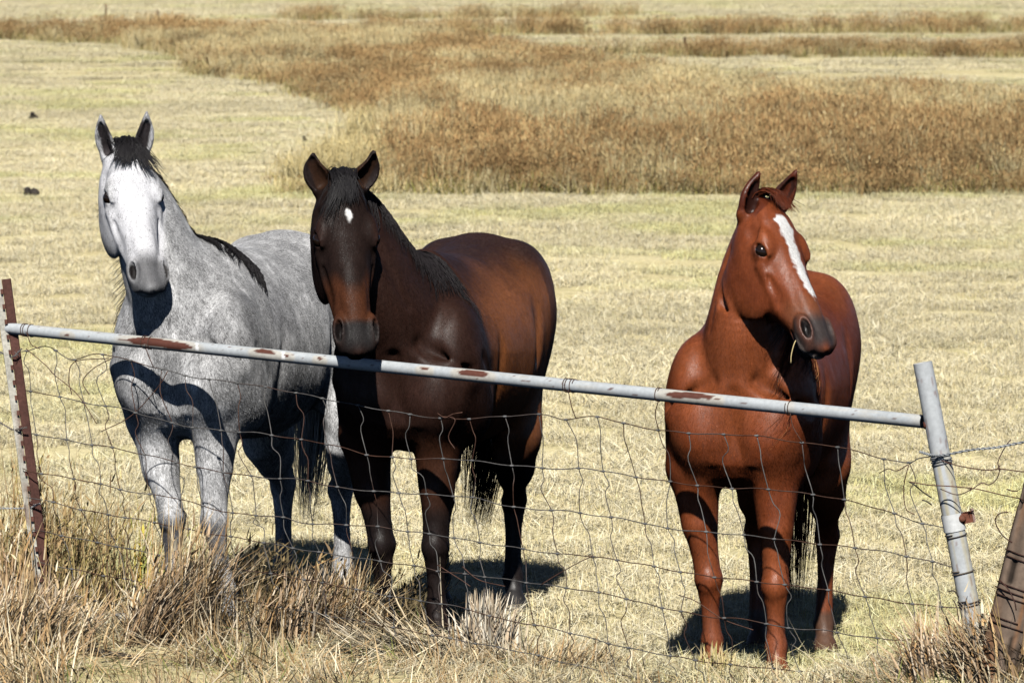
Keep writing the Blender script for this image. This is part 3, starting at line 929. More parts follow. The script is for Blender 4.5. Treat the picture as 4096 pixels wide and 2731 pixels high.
def tail(H, root, num, col, length, seed=3, sway=(0, 0), r=.0022, col2=None):
    g = np.random.default_rng(seed); n = 12; P = np.zeros((num, n, 3)); tau = np.linspace(0, 1, n); S = H.S
    b = np.array([-.80 * S, 0, 1.30 * S + H.zg(-.8)])
    for i in range(num):
        o = g.normal(0, 1, 3) * [.02, .025, .02]; ln = length * g.uniform(.6, 1.05); sp = g.normal(0, .045, 2); t_in = g.uniform(0, .35)
        for j, t in enumerate(tau):
            tt = t_in + t * (1 - t_in) if t_in > .1 else t
            P[i, j] = b + o * (1 - .3 * tt) + np.array([-.10 * math.sin(min(tt * 3, 1) * 1.57) + sway[0] * tt * tt + sp[0] * math.sin(tt * 2.6), sway[1] * tt * tt + sp[1] * math.sin(tt * 2.6), -ln * tt])
    c = np.asarray(col)[None] * g.uniform(.6, 1.5, (num, 1))
    if col2 is not None:
        m = g.random(num) < .4; c[m] = np.asarray(col2) * g.uniform(.7, 1.2, (m.sum(), 1))
    strands('tail', P, g.uniform(.7, 1.3, num) * r, c, MAT_HAIR, root)

def build_horses():
    H, R, cg = horse_grey()
    BLK = (.012, .011, .012)
    forelock(H, R, 190, BLK, .19, -.040, .030, r=.0022, seed=11)
    forelock(H, R, 100, BLK, .27, .080, .020, r=.0016, seed=12)
    mane(H, R, 420, BLK, -1, .08, 1.0, 1.9, .30, seed=13, stray=.25, r=.0022)
    mane(H, R, 620, BLK, 1, .0, .9, .62, .10, seed=15, both=.3, r=.0024, name='crest_mane')
    tail(H, R, 620, (.45, .43, .40), 1.12, seed=14, sway=(.05, -.03), col2=(.72, .69, .63))
    H2, R2, cb_ = horse_brown()
    forelock(H2, R2, 190, BLK, .18, .0, .030, r=.0020, seed=21)
    forelock(H2, R2, 60, BLK, .30, -.085, .02, r=.0014, seed=22)
    mane(H2, R2, 520, (.014, .012, .013), 1, .10, 1.0, 1.15, .30, seed=23, both=.08, stray=.03, r=.0020)
    tail(H2, R2, 700, BLK, 1.12, seed=24, sway=(.03, -.10))
    H3, R3, cc_ = horse_chestnut()
    forelock(H3, R3, 110, (.075, .018, .008), .13, .03, .025, r=.0015, seed=31, lift=.004)
    mane(H3, R3, 420, (.06, .016, .008), 1, .15, 1.0, 2.3, .46, seed=33, both=.0, stray=.22, light=(.10, (.30, .14, .06)))
    tail(H3, R3, 420, (.07, .02, .010), 1.28, seed=34, col2=(.12, .04, .02))
    coat_hair(H, R, cg, 170000, MAT_COAT, 71, spread=(.26, .48, 1.35))
    coat_hair(H2, R2, cb_, 130000, MAT_COAT, 72)
    coat_hair(H3, R3, cc_, 130000, MAT_COAT, 73)
    for q in (H, H2, H3):
        q._bvh = None
    return H, H2, H3
# ------------------------------------------------------------------ the lie of the land
FL, FR = Q(9, 752, 18.1), Q(2120, 967, 15.6)               # the two ends of the top rail
def YF(px):                                                # distance of the fence line at a picture column
    return 1.0 / (1 / 18.1 + (px - 9) / (2120 - 9) * (1 / 15.6 - 1 / 18.1))
_fd = norm([FR[0] - FL[0], FR[1] - FL[1], 0])
_fn = np.array([-_fd[1], _fd[0], 0])                       # towards the pasture
FLEN = np.linalg.norm((FR - FL)[:2])
def fence_coord(x, y):
    dx, dy = x - FL[0], y - FL[1]
    return (dx * _fd[0] + dy * _fd[1]) / FLEN, dx * _fn[0] + dy * _fn[1]
ANCH = []                                                  # hooves and post feet the ground has to meet
def z0(x, y):
    t, d = fence_coord(x, y)
    z = -.06 + .12 * np.exp(-(np.maximum(d - .1, 0) / .8) ** 2)
    z = z + .20 * sstep(.80, 1.05, t) * np.exp(-(np.maximum(np.abs(d) - .1, 0) / .5) ** 2)
    z = z + .05 * (fbm(x * .5 + 3, y * .5, o=2) - .5) * np.exp(-((y - 17) / 8) ** 2)
    far = np.maximum(y - 24, 0)
    return z + .5 * (fbm(x * .02 + 8, y * .02, o=2) - .5) * sstep(0, 60, far)
_w = None
def terrain(x, y):
    x = np.asarray(x, float); y = np.asarray(y, float)
    z = z0(x, y)
    if _w is not None:
        for (ax, ay, _), w in zip(ANCH, _w):
            z = z + w * np.exp(-((x - ax) ** 2 + (y - ay) ** 2) / .30 ** 2)
    return z
def fit_terrain():
    global _w
    A = np.array([[math.exp(-((a[0] - b_[0]) ** 2 + (a[1] - b_[1]) ** 2) / .30 ** 2) for b_ in ANCH] for a in ANCH])
    r = np.array([a[2] - z0(a[0], a[1]) for a in ANCH])
    _w = np.linalg.solve(A + .02 * np.eye(len(ANCH)), r)

# survey polygons of the uncut ground (picture coordinates of the ground line)
def in_poly(px, py, poly):
    x, y = np.asarray(px), np.asarray(py); r = np.zeros(x.shape, bool); n = len(poly)
    for i in range(n):
        (x1, y1), (x2, y2) = poly[i], poly[(i + 1) % n]
        c = ((y1 > y) != (y2 > y)) & (x < (x2 - x1) * (y - y1) / (y2 - y1 + 1e-9) + x1)
        r ^= c
    return r
POLY_MAIN = [(640, 448), (1000, 452), (3300, 452), (3300, 262), (2352, 250), (1950, 226), (1650, 190), (1250, 138), (900, 86), (500, 80), (200, 84), (-700, 76),
             (-700, 90), (0, 96), (130, 108), (230, 109), (360, 128), (425, 148), (450, 176), (560, 188), (700, 214), (800, 250), (850, 268), (880, 325), (760, 350), (660, 390)]
POLY_FAR = [(850, 82), (1500, 82), (3300, 72), (3300, 62), (1500, 72), (850, 73)]
POLY_MID = [(1350, 133), (1600, 140), (3300, 140), (3300, 126), (1600, 124)]
POLY_TOP = [(650, 46), (1450, 36), (1450, 31), (650, 39)]

def flat_proj(x, y):
    u, v = proj(np.stack([x, y, np.full_like(x, -.06)], 1)); return u, v
def tall_mask(x, y):
    u, v = flat_proj(x, y)
    wob = 14 * (vnoise(x * .8, y * .4) - .5)
    k = 1 + 0 * u
    a = in_poly(u + wob * 2, v + wob * .4, POLY_MAIN); b_ = in_poly(u, v + wob * .1, POLY_FAR); c = in_poly(u, v + wob * .15, POLY_MID); d = in_poly(u, v + wob * .08, POLY_TOP)
    return a, b_ | c | d

def build_ground():
    def grade(c0, c1, lo, hi, fine, g):
        a = list(np.arange(c0, c1, fine)); x, d = c1, fine
        while x < hi: a.append(x); d *= g; x += d
        a.append(hi); x, d = c0, fine
        while x > lo: d *= g; x -= d; a.insert(0, max(x, lo))
        return np.array(a)
    xs = grade(-3.5, 3.5, -900, 900, .11, 1.13); ys = grade(14.2, 21, 2, 2500, .11, 1.10)
    X, Y = np.meshgrid(xs, ys, indexing='ij'); Z = terrain(X.ravel(), Y.ravel())
    V = np.stack([X.ravel(), Y.ravel(), Z], 1)
    i, j = np.meshgrid(np.arange(len(xs) - 1), np.arange(len(ys) - 1), indexing='ij'); b_ = (i * len(ys) + j).ravel()
    F = np.stack([b_, b_ + len(ys), b_ + len(ys) + 1, b_ + 1], 1)
    m, nt, b = new_mat('dry_turf')
    tc = N(nt, 'TexCoord')
    st = N(nt, 'Mapping'); st.inputs['Scale'].default_value = (.55, 1.6, 1)
    nt.links.new(tc.outputs['Object'], st.inputs['Vector'])
    n1 = noise(nt, .55, 5, .6, st.outputs[0]); n2 = noise(nt, 22, 5, .7, tc.outputs['Object']); n3 = noise(nt, 3.0, 4, .6, tc.outputs['Object'])
    c = ramp(nt, n1, [(.3, (.52, .44, .24)), (.5, (.62, .54, .31)), (.72, (.70, .62, .39))])
    c = mix(nt, ramp(nt, n3, [(.5, 0.0), (.75, .4)]), c, (.42, .40, .16))
    c = mix(nt, 1.0, c, ramp(nt, n2, [(.28, .55), (.55, 1.0), (.75, 1.15)]), 'MULTIPLY')
    nt.links.new(c, b.inputs['Base Color']); b.inputs['Roughness'].default_value = .95; b.inputs['Specular IOR Level'].default_value = .05
    bump(nt, n2, .5, .03, b)
    g = mesh_obj('ground', V, F.astype(np.int32), m, loc=(0, 0, 0)); tag(g, kind='structure')
    return g

# ------------------------------------------------------------------ grasses
def grass_mat(name, trans=.14, rough=.75):
    m, nt, b = new_mat(name)
    at = N(nt, 'Attribute', attribute_name='tint')
    ins = N(nt, 'Attribute', attribute_name='shade', attribute_type='INSTANCER')
    c = mix(nt, 1.0, at.outputs['Color'], ins.outputs['Color'], 'MULTIPLY')
    nt.links.new(c, b.inputs['Base Color']); b.inputs['Roughness'].default_value = rough; b.inputs['Specular IOR Level'].default_value = .12
    tr = N(nt, 'BsdfTranslucent'); nt.links.new(c, tr.inputs[0])
    mx = N(nt, 'MixShader'); mx.inputs[0].default_value = trans
    nt.links.new(b.outputs[0], mx.inputs[1]); nt.links.new(tr.outputs[0], mx.inputs[2])
    nt.links.new(mx.outputs[0], nt.nodes['Material Output'].inputs[0])
    return m
def plain_grass_mat(name, trans=.14, rough=.7):
    m, nt, b = new_mat(name)
    at = N(nt, 'Attribute', attribute_name='tint')
    nt.links.new(at.outputs['Color'], b.inputs['Base Color']); b.inputs['Roughness'].default_value = rough; b.inputs['Specular IOR Level'].default_value = .15
    tr = N(nt, 'BsdfTranslucent'); nt.links.new(at.outputs['Color'], tr.inputs[0])
    mx = N(nt, 'MixShader'); mx.inputs[0].default_value = trans
    nt.links.new(b.outputs[0], mx.inputs[1]); nt.links.new(tr.outputs[0], mx.inputs[2])
    nt.links.new(mx.outputs[0], nt.nodes['Material Output'].inputs[0])
    return m
MAT_G = grass_mat('field_grass'); MAT_GP = plain_grass_mat('dry_blades')

def blades(g, base, h, w, lean, az, curl, cols, seg=3, facing=None, kink=0.0):
    """arrays of ribbons: returns V, F, colours"""
    n = len(base); t = np.linspace(0, 1, seg + 1)
    d = np.stack([np.cos(az), np.sin(az), np.zeros(n)], 1)
    fa = az + np.pi / 2 + g.normal(0, .5, n) if facing is None else facing
    sd = np.stack([np.cos(fa), np.sin(fa), np.zeros(n)], 1)
    ang = lean[:, None] + curl[:, None] * t[None] + (kink * (t[None] > .55) * g.uniform(0, 1, (n, 1)) if kink else 0)
    st = (h / seg)[:, None]
    dx = np.concatenate([np.zeros((n, 1)), np.cumsum(np.sin(ang[:, 1:]) * st, 1)], 1)
    dz = np.concatenate([np.zeros((n, 1)), np.cumsum(np.cos(ang[:, 1:]) * st, 1)], 1)
    P = base[:, None, :] + d[:, None, :] * dx[..., None]; P[..., 2] += dz
    prof = np.interp(t, [0, .25, .7, 1], [.75, 1, .7, .08])
    off = sd[:, None, :] * (w[:, None] * prof[None] * .5)[..., None]
    V = np.stack([P - off, P + off], 2).reshape(-1, 3)
    m = 2 * (seg + 1)
    i = (np.arange(n) * m)[:, None] + (np.arange(seg) * 2)[None]
    F = np.stack([i, i + 1, i + 3, i + 2], -1).reshape(-1, 4)
    C = np.repeat(cols, m, 0)
    return V, F, C
def pick(g, n, pal, wt=None, var=.18):
    pal = np.asarray(pal, float); k = g.choice(len(pal), n, p=None if wt is None else np.asarray(wt) / np.sum(wt))
    return pal[k] * g.uniform(1 - var, 1 + var, (n, 1))
def merge(parts):
    V, F, C, o = [], [], [], 0
    for v, f, c in parts:
        V.append(v); F.append(f + o); C.append(c); o += len(v)
    return np.concatenate(V), np.concatenate(F), np.concatenate(C)

SRC = []
def source(name, parts, mat=None):
    V, F, C = merge(parts)
    o = mesh_obj(name, V, F.astype(np.int32), mat or MAT_G, loc=(0, 0, 0), link=False, smooth=False); set_color(o, C)
    return o
STRAW = [(.80, .69, .42), (.74, .63, .36), (.84, .76, .50), (.66, .54, .28), (.66, .59, .27), (.88, .82, .60)]

def stubble(seed, size=.45, n=420, hmax=.055, wid=.0040):
    g = np.random.default_rng(seed)
    b_ = np.zeros((n, 3)); r = size * .55 * np.sqrt(g.random(n)); a = g.uniform(0, 6.28, n)
    b_[:, 0], b_[:, 1] = r * np.cos(a), r * np.sin(a); b_[:, 2] = -.015
    h = g.uniform(.35, 1.0, n) * hmax + .015
    up = blades(g, b_, h, g.uniform(.7, 1.4, n) * wid, g.normal(.25, .35, n), g.uniform(0, 6.28, n), g.normal(.3, .5, n), pick(g, n, STRAW, [4, 3, 3, 1.5, 1.2, 1.2]), seg=2)
    m = n // 3
    b2 = np.zeros((m, 3)); b2[:, :2] = g.uniform(-size * .5, size * .5, (m, 2)); b2[:, 2] = g.uniform(.008, .035, m)
    ly = blades(g, b2, g.uniform(.06, .16, m), g.uniform(.7, 1.3, m) * wid, g.normal(1.45, .12, m), g.uniform(0, 6.28, m), g.normal(.1, .15, m), pick(g, m, STRAW, [3, 2, 4, 1, .3, 4]), seg=2)
    return source('stubble_tuft', [up, ly])
def weed(seed, pal, head, hh, n=46, rad=.17, wid=.010, headn=70, base=None, hv=.25):
    g = np.random.default_rng(seed)
    b_ = np.zeros((n, 3)); b_[:, :2] = g.normal(0, rad * .6, (n, 2)); b_[:, 2] = -.02
    h = hh * g.uniform(1 - hv * 1.6, 1 + hv * .4, n)
    parts = [blades(g, b_, h, g.uniform(.6, 1.3, n) * wid, np.abs(g.normal(.06, .10, n)), g.uniform(0, 6.28, n), g.normal(.22, .25, n), pick(g, n, pal), seg=3)]
    if headn:
        b2 = np.zeros((headn, 3)); b2[:, :2] = g.normal(0, rad * .75, (headn, 2)); b2[:, 2] = hh * g.uniform(.25, .95, headn)
        parts.append(blades(g, b2, g.uniform(.04, .11, headn), g.uniform(.005, .013, headn), g.normal(.5, .5, headn), g.uniform(0, 6.28, headn), g.normal(.5, .5, headn), pick(g, headn, head), seg=2))
    if base is not None:
        m = 40; b3 = np.zeros((m, 3)); b3[:, :2] = g.normal(0, rad, (m, 2))
        parts.append(blades(g, b3, g.uniform(.15, .4, m) * hh, g.uniform(.008, .014, m), np.abs(g.normal(.2, .2, m)), g.uniform(0, 6.28, m), g.normal(.6, .3, m), pick(g, m, base), seg=2))
    return source('weed_clump', parts)

def scatter(name, pts, rotz, scale, kind, shade, sources, label, cat):
    """one object of uncountable plants: points carry which tuft, turn, size and tint"""
    me = bpy.data.meshes.new(name); me.vertices.add(len(pts)); me.vertices.foreach_set('co', np.asarray(pts, np.float32).ravel())
    o = bpy.data.objects.new(name, me); COL.objects.link(o)
    def attr(nm, ty, arr, key):
        a = me.attributes.new(nm, ty, 'POINT'); a.data.foreach_set(key, np.ascontiguousarray(arr).ravel())
    attr('turn', 'FLOAT_VECTOR', np.asarray(rotz, np.float32), 'vector'); attr('size', 'FLOAT_VECTOR', np.asarray(scale, np.float32), 'vector')
    attr('kindi', 'INT', np.asarray(kind, np.int32), 'value')
    attr('shade', 'FLOAT_COLOR', np.concatenate([shade, np.ones((len(shade), 1))], 1).astype(np.float32), 'color')
    c = bpy.data.collections.new(name + '_tufts')
    for k, s_ in enumerate(sources):
        s_.name = '%s_%02d' % (name, k); c.objects.link(s_)
    ng = bpy.data.node_groups.new(name, 'GeometryNodeTree')
    ng.interface.new_socket('Geometry', in_out='INPUT', socket_type='NodeSocketGeometry'); ng.interface.new_socket('Geometry', in_out='OUTPUT', socket_type='NodeSocketGeometry')
    gi, go = ng.nodes.new('NodeGroupInput'), ng.nodes.new('NodeGroupOutput')
    ci = ng.nodes.new('GeometryNodeCollectionInfo'); ci.inputs['Collection'].default_value = c
    ci.inputs['Separate Children'].default_value = True; ci.inputs['Reset Children'].default_value = True
    ip = ng.nodes.new('GeometryNodeInstanceOnPoints'); ip.inputs['Pick Instance'].default_value = True
    def na(nm, ty):
        n_ = ng.nodes.new('GeometryNodeInputNamedAttribute'); n_.data_type = ty; n_.inputs['Name'].default_value = nm; return n_.outputs['Attribute']
    er = ng.nodes.new('FunctionNodeEulerToRotation')
    L_ = ng.links.new
    L_(gi.outputs[0], ip.inputs['Points']); L_(ci.outputs[0], ip.inputs['Instance']); L_(na('kindi', 'INT'), ip.inputs['Instance Index'])
    L_(na('turn', 'FLOAT_VECTOR'), er.inputs[0]); L_(er.outputs[0], ip.inputs['Rotation']); L_(na('size', 'FLOAT_VECTOR'), ip.inputs['Scale'])
    L_(ip.outputs[0], go.inputs[0])
    md = o.modifiers.new('tufts', 'NODES'); md.node_group = ng
    tag(o, label, cat, kind='stuff')
    return o

def sample(x0, x1, y0, y1, dens, g):
    n = int((x1 - x0) * (y1 - y0) * dens)
    return g.uniform(x0, x1, n), g.uniform(y0, y1, n)
def trapezoid(y0, y1, margin, dens, g, half=None):
    """points in the seen wedge of ground plus a margin to the sides"""
    w1 = 512 / FPX * y1 + margin
    x, y = sample(-w1, w1, y0, y1, dens, g)
    k = np.abs(x) < 512 / FPX * y + margin
    return x[k], y[k]

def build_fields():
    g = np.random.default_rng(21)
    # cut hay field
    stub = [stubble(100 + i) for i in range(6)]
    xs, ys = [], []
    for y0, y1, dens, mg in ((14.0, 24, 17, 2.6), (24, 34, 15, 4), (34, 52, 9, 6), (52, 80, 4.5, 9), (80, 165, 1.6, 12)):
        x, y = trapezoid(y0, y1, mg, dens, g); xs.append(x); ys.append(y)
    x, y = np.concatenate(xs), np.concatenate(ys)
    a, b_ = tall_mask(x, y); t, d = fence_coord(x, y)
    k = ~(a | b_) & (d > -.3)
    x, y = x[k], y[k]; n = len(x); z = terrain(x, y)
    sc = (g.uniform(.7, 1.25, n) * np.interp(y, [18, 40, 60, 100, 160], [1, 1.1, 1.5, 2.3, 3.2]))
    hz = g.uniform(.6, 1.3, n) * np.interp(y, [18, 40, 70, 160], [1, .9, .9, 1.1])
    row = fbm(x * .16 + 40, y * .42 + 7, o=3); big = fbm(x * .06, y * .10 + 30, o=2)
    gr = sstep(.50, .75, fbm(x * .55 + 11, y * .7 + 2, o=3))
    pale = sstep(.35, .65, row)
    sh = np.outer(.92 + .15 * pale, [1, 1, 1.03]) * np.stack([1 - .09 * gr, 1 - .03 * gr, 1 - .25 * gr], 1)
    sh *= (.93 + .14 * big)[:, None] * g.uniform(.88, 1.1, (n, 1))
    scatter('cut_hay_stubble', np.stack([x, y, z], 1), np.stack([0 * x, 0 * x, g.uniform(0, 6.28, n)], 1), np.stack([sc, sc, hz * np.clip(sc, 1, 1.4)], 1), g.integers(0, 6, n), sh, stub,
            'pale cut stubble covering the pasture behind the horses', 'grass')
    # uncut weeds and rushes
    BR = [(.48, .310, .140), (.54, .37, .175), (.40, .25, .11), (.62, .455, .23)]
    ST = [(.66, .53, .28), (.72, .60, .34), (.58, .45, .22), (.76, .66, .41)]
    HEAD = [(.42, .25, .11), (.48, .31, .145), (.35, .20, .09), (.56, .40, .195)]
    GN = [(.30, .29, .08), (.40, .36, .11), (.46, .38, .14)]
    wd = [weed(300 + i, BR, HEAD, .60, 44, .22, .008, 330) for i in range(3)] + [weed(320 + i, ST, ST, .64, 70, .18, .008, 60) for i in range(3)] + \
         [weed(340 + i, ST + GN, HEAD, .36, 60, .20, .009, 60, base=GN) for i in range(2)]
    xs, ys, ms = [], [], []
    for y0, y1, dens, mg in ((44, 56, 13, 6), (56, 76, 8, 7), (76, 100, 5, 6), (100, 125, 4, 8), (125, 180, 2, 8)):
        x, y = trapezoid(y0, y1, mg, dens, g); xs.append(x); ys.append(y)
    x, y = np.concatenate(xs), np.concatenate(ys)
    a, b_ = tall_mask(x, y); k = a | b_
    x, y, b_ = x[k], y[k], b_[k]; n = len(x)
    u, v = flat_proj(x, y)
    f1 = fbm(x * .22 + 50, y * .10 + 3, o=3) + .10 * (vnoise(x * 1.5, y * .8) - .5)
    # open straw-coloured drifts and dark seed-heavy belts
    dark = sstep(.44, .58, f1 + .10 * (v > 330) * (u > 850) + .22 * b_ - .20 * ((u < 900) & (v > 345)) - .10 * ((v > 150) & (v < 300) & (u > 1000)))
    r = g.random(n); kind = np.where(r < .12 + dark * .70, g.integers(0, 3, n), g.integers(3, 6, n))
    # greener fringe along the front edge
    a2, _ = tall_mask(x, y - np.interp(y, [45, 100], [2.2, 5.0])); edge = ~a2
    kind = np.where(edge & (g.random(n) < .55), g.integers(6, 8, n), kind)
    sc = g.uniform(.75, 1.25, n) * np.interp(y, [46, 80, 120, 170], [1.0, 1.25, 1.5, 1.8])
    hz = g.uniform(.65, 1.15, n) * np.interp(y, [46, 65, 80, 125], [.95, .8, .62, .62]) * (.70 + .6 * fbm(x * .5, y * .3, o=2))
    hz = hz * np.where(b_ & (y > 98), 1.35, 1) * np.where(~b_ & (y > 95) & (u < 450), 1.3, 1)
    for st_, fk in ((1.0, .6), (2.2, .85), (4.0, 1.0)):
        a3, b3 = tall_mask(x, y - st_ * np.interp(y, [45, 100], [1, 2])); hz = np.where(~(a3 | b3) & ~b_ & (y < 92), np.minimum(hz, hz * 0 + fk * .85 * g.uniform(.7, 1.2, n)), hz)
    hz = hz * np.where((u < 900) & (v > 345), .55, 1)
    sh = np.outer(.56 + .66 * fbm(x * .7 + 4, y * .28, o=3), [1, 1, .96]) * g.uniform(.82, 1.18, (n, 1)) * np.interp(y, [45, 50, 60], [.86, .92, 1.0])[:, None]
    lob = ((u < 900) & (v > 335))
    sh = np.where(lob[:, None], sh * np.array([1.12, 1.12, 1.05]), sh); kind = np.where(lob & (kind < 3), kind + 3, kind)
    scatter('uncut_meadow_weeds', np.stack([x, y, terrain(x, y)], 1), np.stack([g.normal(0, .05, n), g.normal(0, .05, n), g.uniform(0, 6.28, n)], 1), np.stack([sc, sc, hz], 1), kind, sh, wd,
            'tall uncut brown weeds and rushes beyond the cut field', 'weeds')
# ------------------------------------------------------------------ fence
def attr_mat(name, rough, metal=0.0, spec=.4, nscale=60, namt=.25, bmp=.15):
    m, nt, b = new_mat(name)
    at = N(nt, 'Attribute', attribute_name='tint'); tc = N(nt, 'TexCoord')
    c = mix(nt, 1.0, at.outputs['Color'], ramp(nt, noise(nt, nscale, 5, .65, tc.outputs['Object']), [(.3, 1 - namt), (.7, 1 + namt * .4)]), 'MULTIPLY')
    c = mix(nt, 1.0, c, ramp(nt, noise(nt, nscale * .12, 3, .6, tc.outputs['Object']), [(.3, 1 - namt * .6), (.7, 1.05)]), 'MULTIPLY')
    nt.links.new(c, b.inputs['Base Color'])
    mr = N(nt, 'MapRange'); mr.inputs[3].default_value = rough - .1; mr.inputs[4].default_value = rough + .15
    nt.links.new(noise(nt, nscale * .5, 4, .6, tc.outputs['Object']), mr.inputs[0]); nt.links.new(mr.outputs[0], b.inputs['Roughness'])
    b.inputs['Metallic'].default_value = metal; b.inputs['Specular IOR Level'].default_value = spec
    bump(nt, noise(nt, nscale * 2, 4, .7, tc.outputs['Object']), bmp, .002, b)
    return m
MAT_PIPE = attr_mat('weathered_galvanised_pipe', .46, .0, .45, 60, .16, .08)
MAT_RUST = attr_mat('rusty_iron', .75, .0, .25, 90, .4, .4)
MAT_WIRE = attr_mat('old_fence_wire', .60, .0, .25, 40, .5, .0)
MAT_WOOD = attr_mat('weathered_post_wood', .85, .0, .15, 30, .3, .3)
GALV, RUSTC = np.array([.40, .425, .445]), np.array([.100, .036, .024])

def pipe_mesh(pts, r, sides, seg, hollow=False):
    """grid tube returning vertices, faces, along (0..1), angle; angle 0 looks at the camera, +pi/2 is up"""
    P = spline(pts, seg); T = np.gradient(P, axis=0); T /= np.linalg.norm(T, axis=1)[:, None]
    rr = np.broadcast_to(np.asarray(r, float), (2,)); rr = np.linspace(rr[0], rr[1], seg)
    cam_dir = np.array([0, -1.0, .12]); V, S_, A_ = [], [], []
    for i in range(seg):
        a = norm(cam_dir - T[i] * cam_dir.dot(T[i])); b_ = np.cross(T[i], a)
        if abs(b_[2]) > .3 and b_[2] < 0: b_ = -b_
        for k in range(sides):
            t = 2 * math.pi * k / sides
            V.append(P[i] + rr[i] * (a * math.cos(t) + b_ * math.sin(t))); S_.append(i / (seg - 1)); A_.append(t if t <= math.pi else t - 2 * math.pi)
    F = [(i * sides + k, i * sides + (k + 1) % sides, (i + 1) * sides + (k + 1) % sides, (i + 1) * sides + k) for i in range(seg - 1) for k in range(sides)]
    return np.array(V), F, np.array(S_), np.array(A_)

def tinted(mb_or_vf, name, mat, parent, col, loc=None, var=.2, seed=5, smooth=True):
    if isinstance(mb_or_vf, MB): V, F = np.concatenate(mb_or_vf.V), mb_or_vf.F
    else: V, F = mb_or_vf
    o = mesh_obj(name, V, F, mat, parent, loc, smooth)
    col = np.asarray(col, float)
    if col.ndim == 1:
        nz = fbm(V[:, 0] * 25 + seed, V[:, 1] * 25, V[:, 2] * 25)
        col = col[None] * (1 - var + 2 * var * nz)[:, None]
    set_color(o, col)
    return o

def ring(c, ax, r, rw, turns=1.0, pitch=.008, n=28, ph=0.0):
    """wire wrapped round an axis"""
    ax = norm(ax); a = norm(np.cross(ax, [.2, .3, .93])); b_ = np.cross(ax, a)
    t = np.linspace(0, 2 * math.pi * turns, int(n * turns)) + ph
    return np.array([c + r * (a * math.cos(q) + b_ * math.sin(q)) + ax * pitch * (q - ph) / 6.283 for q in t])

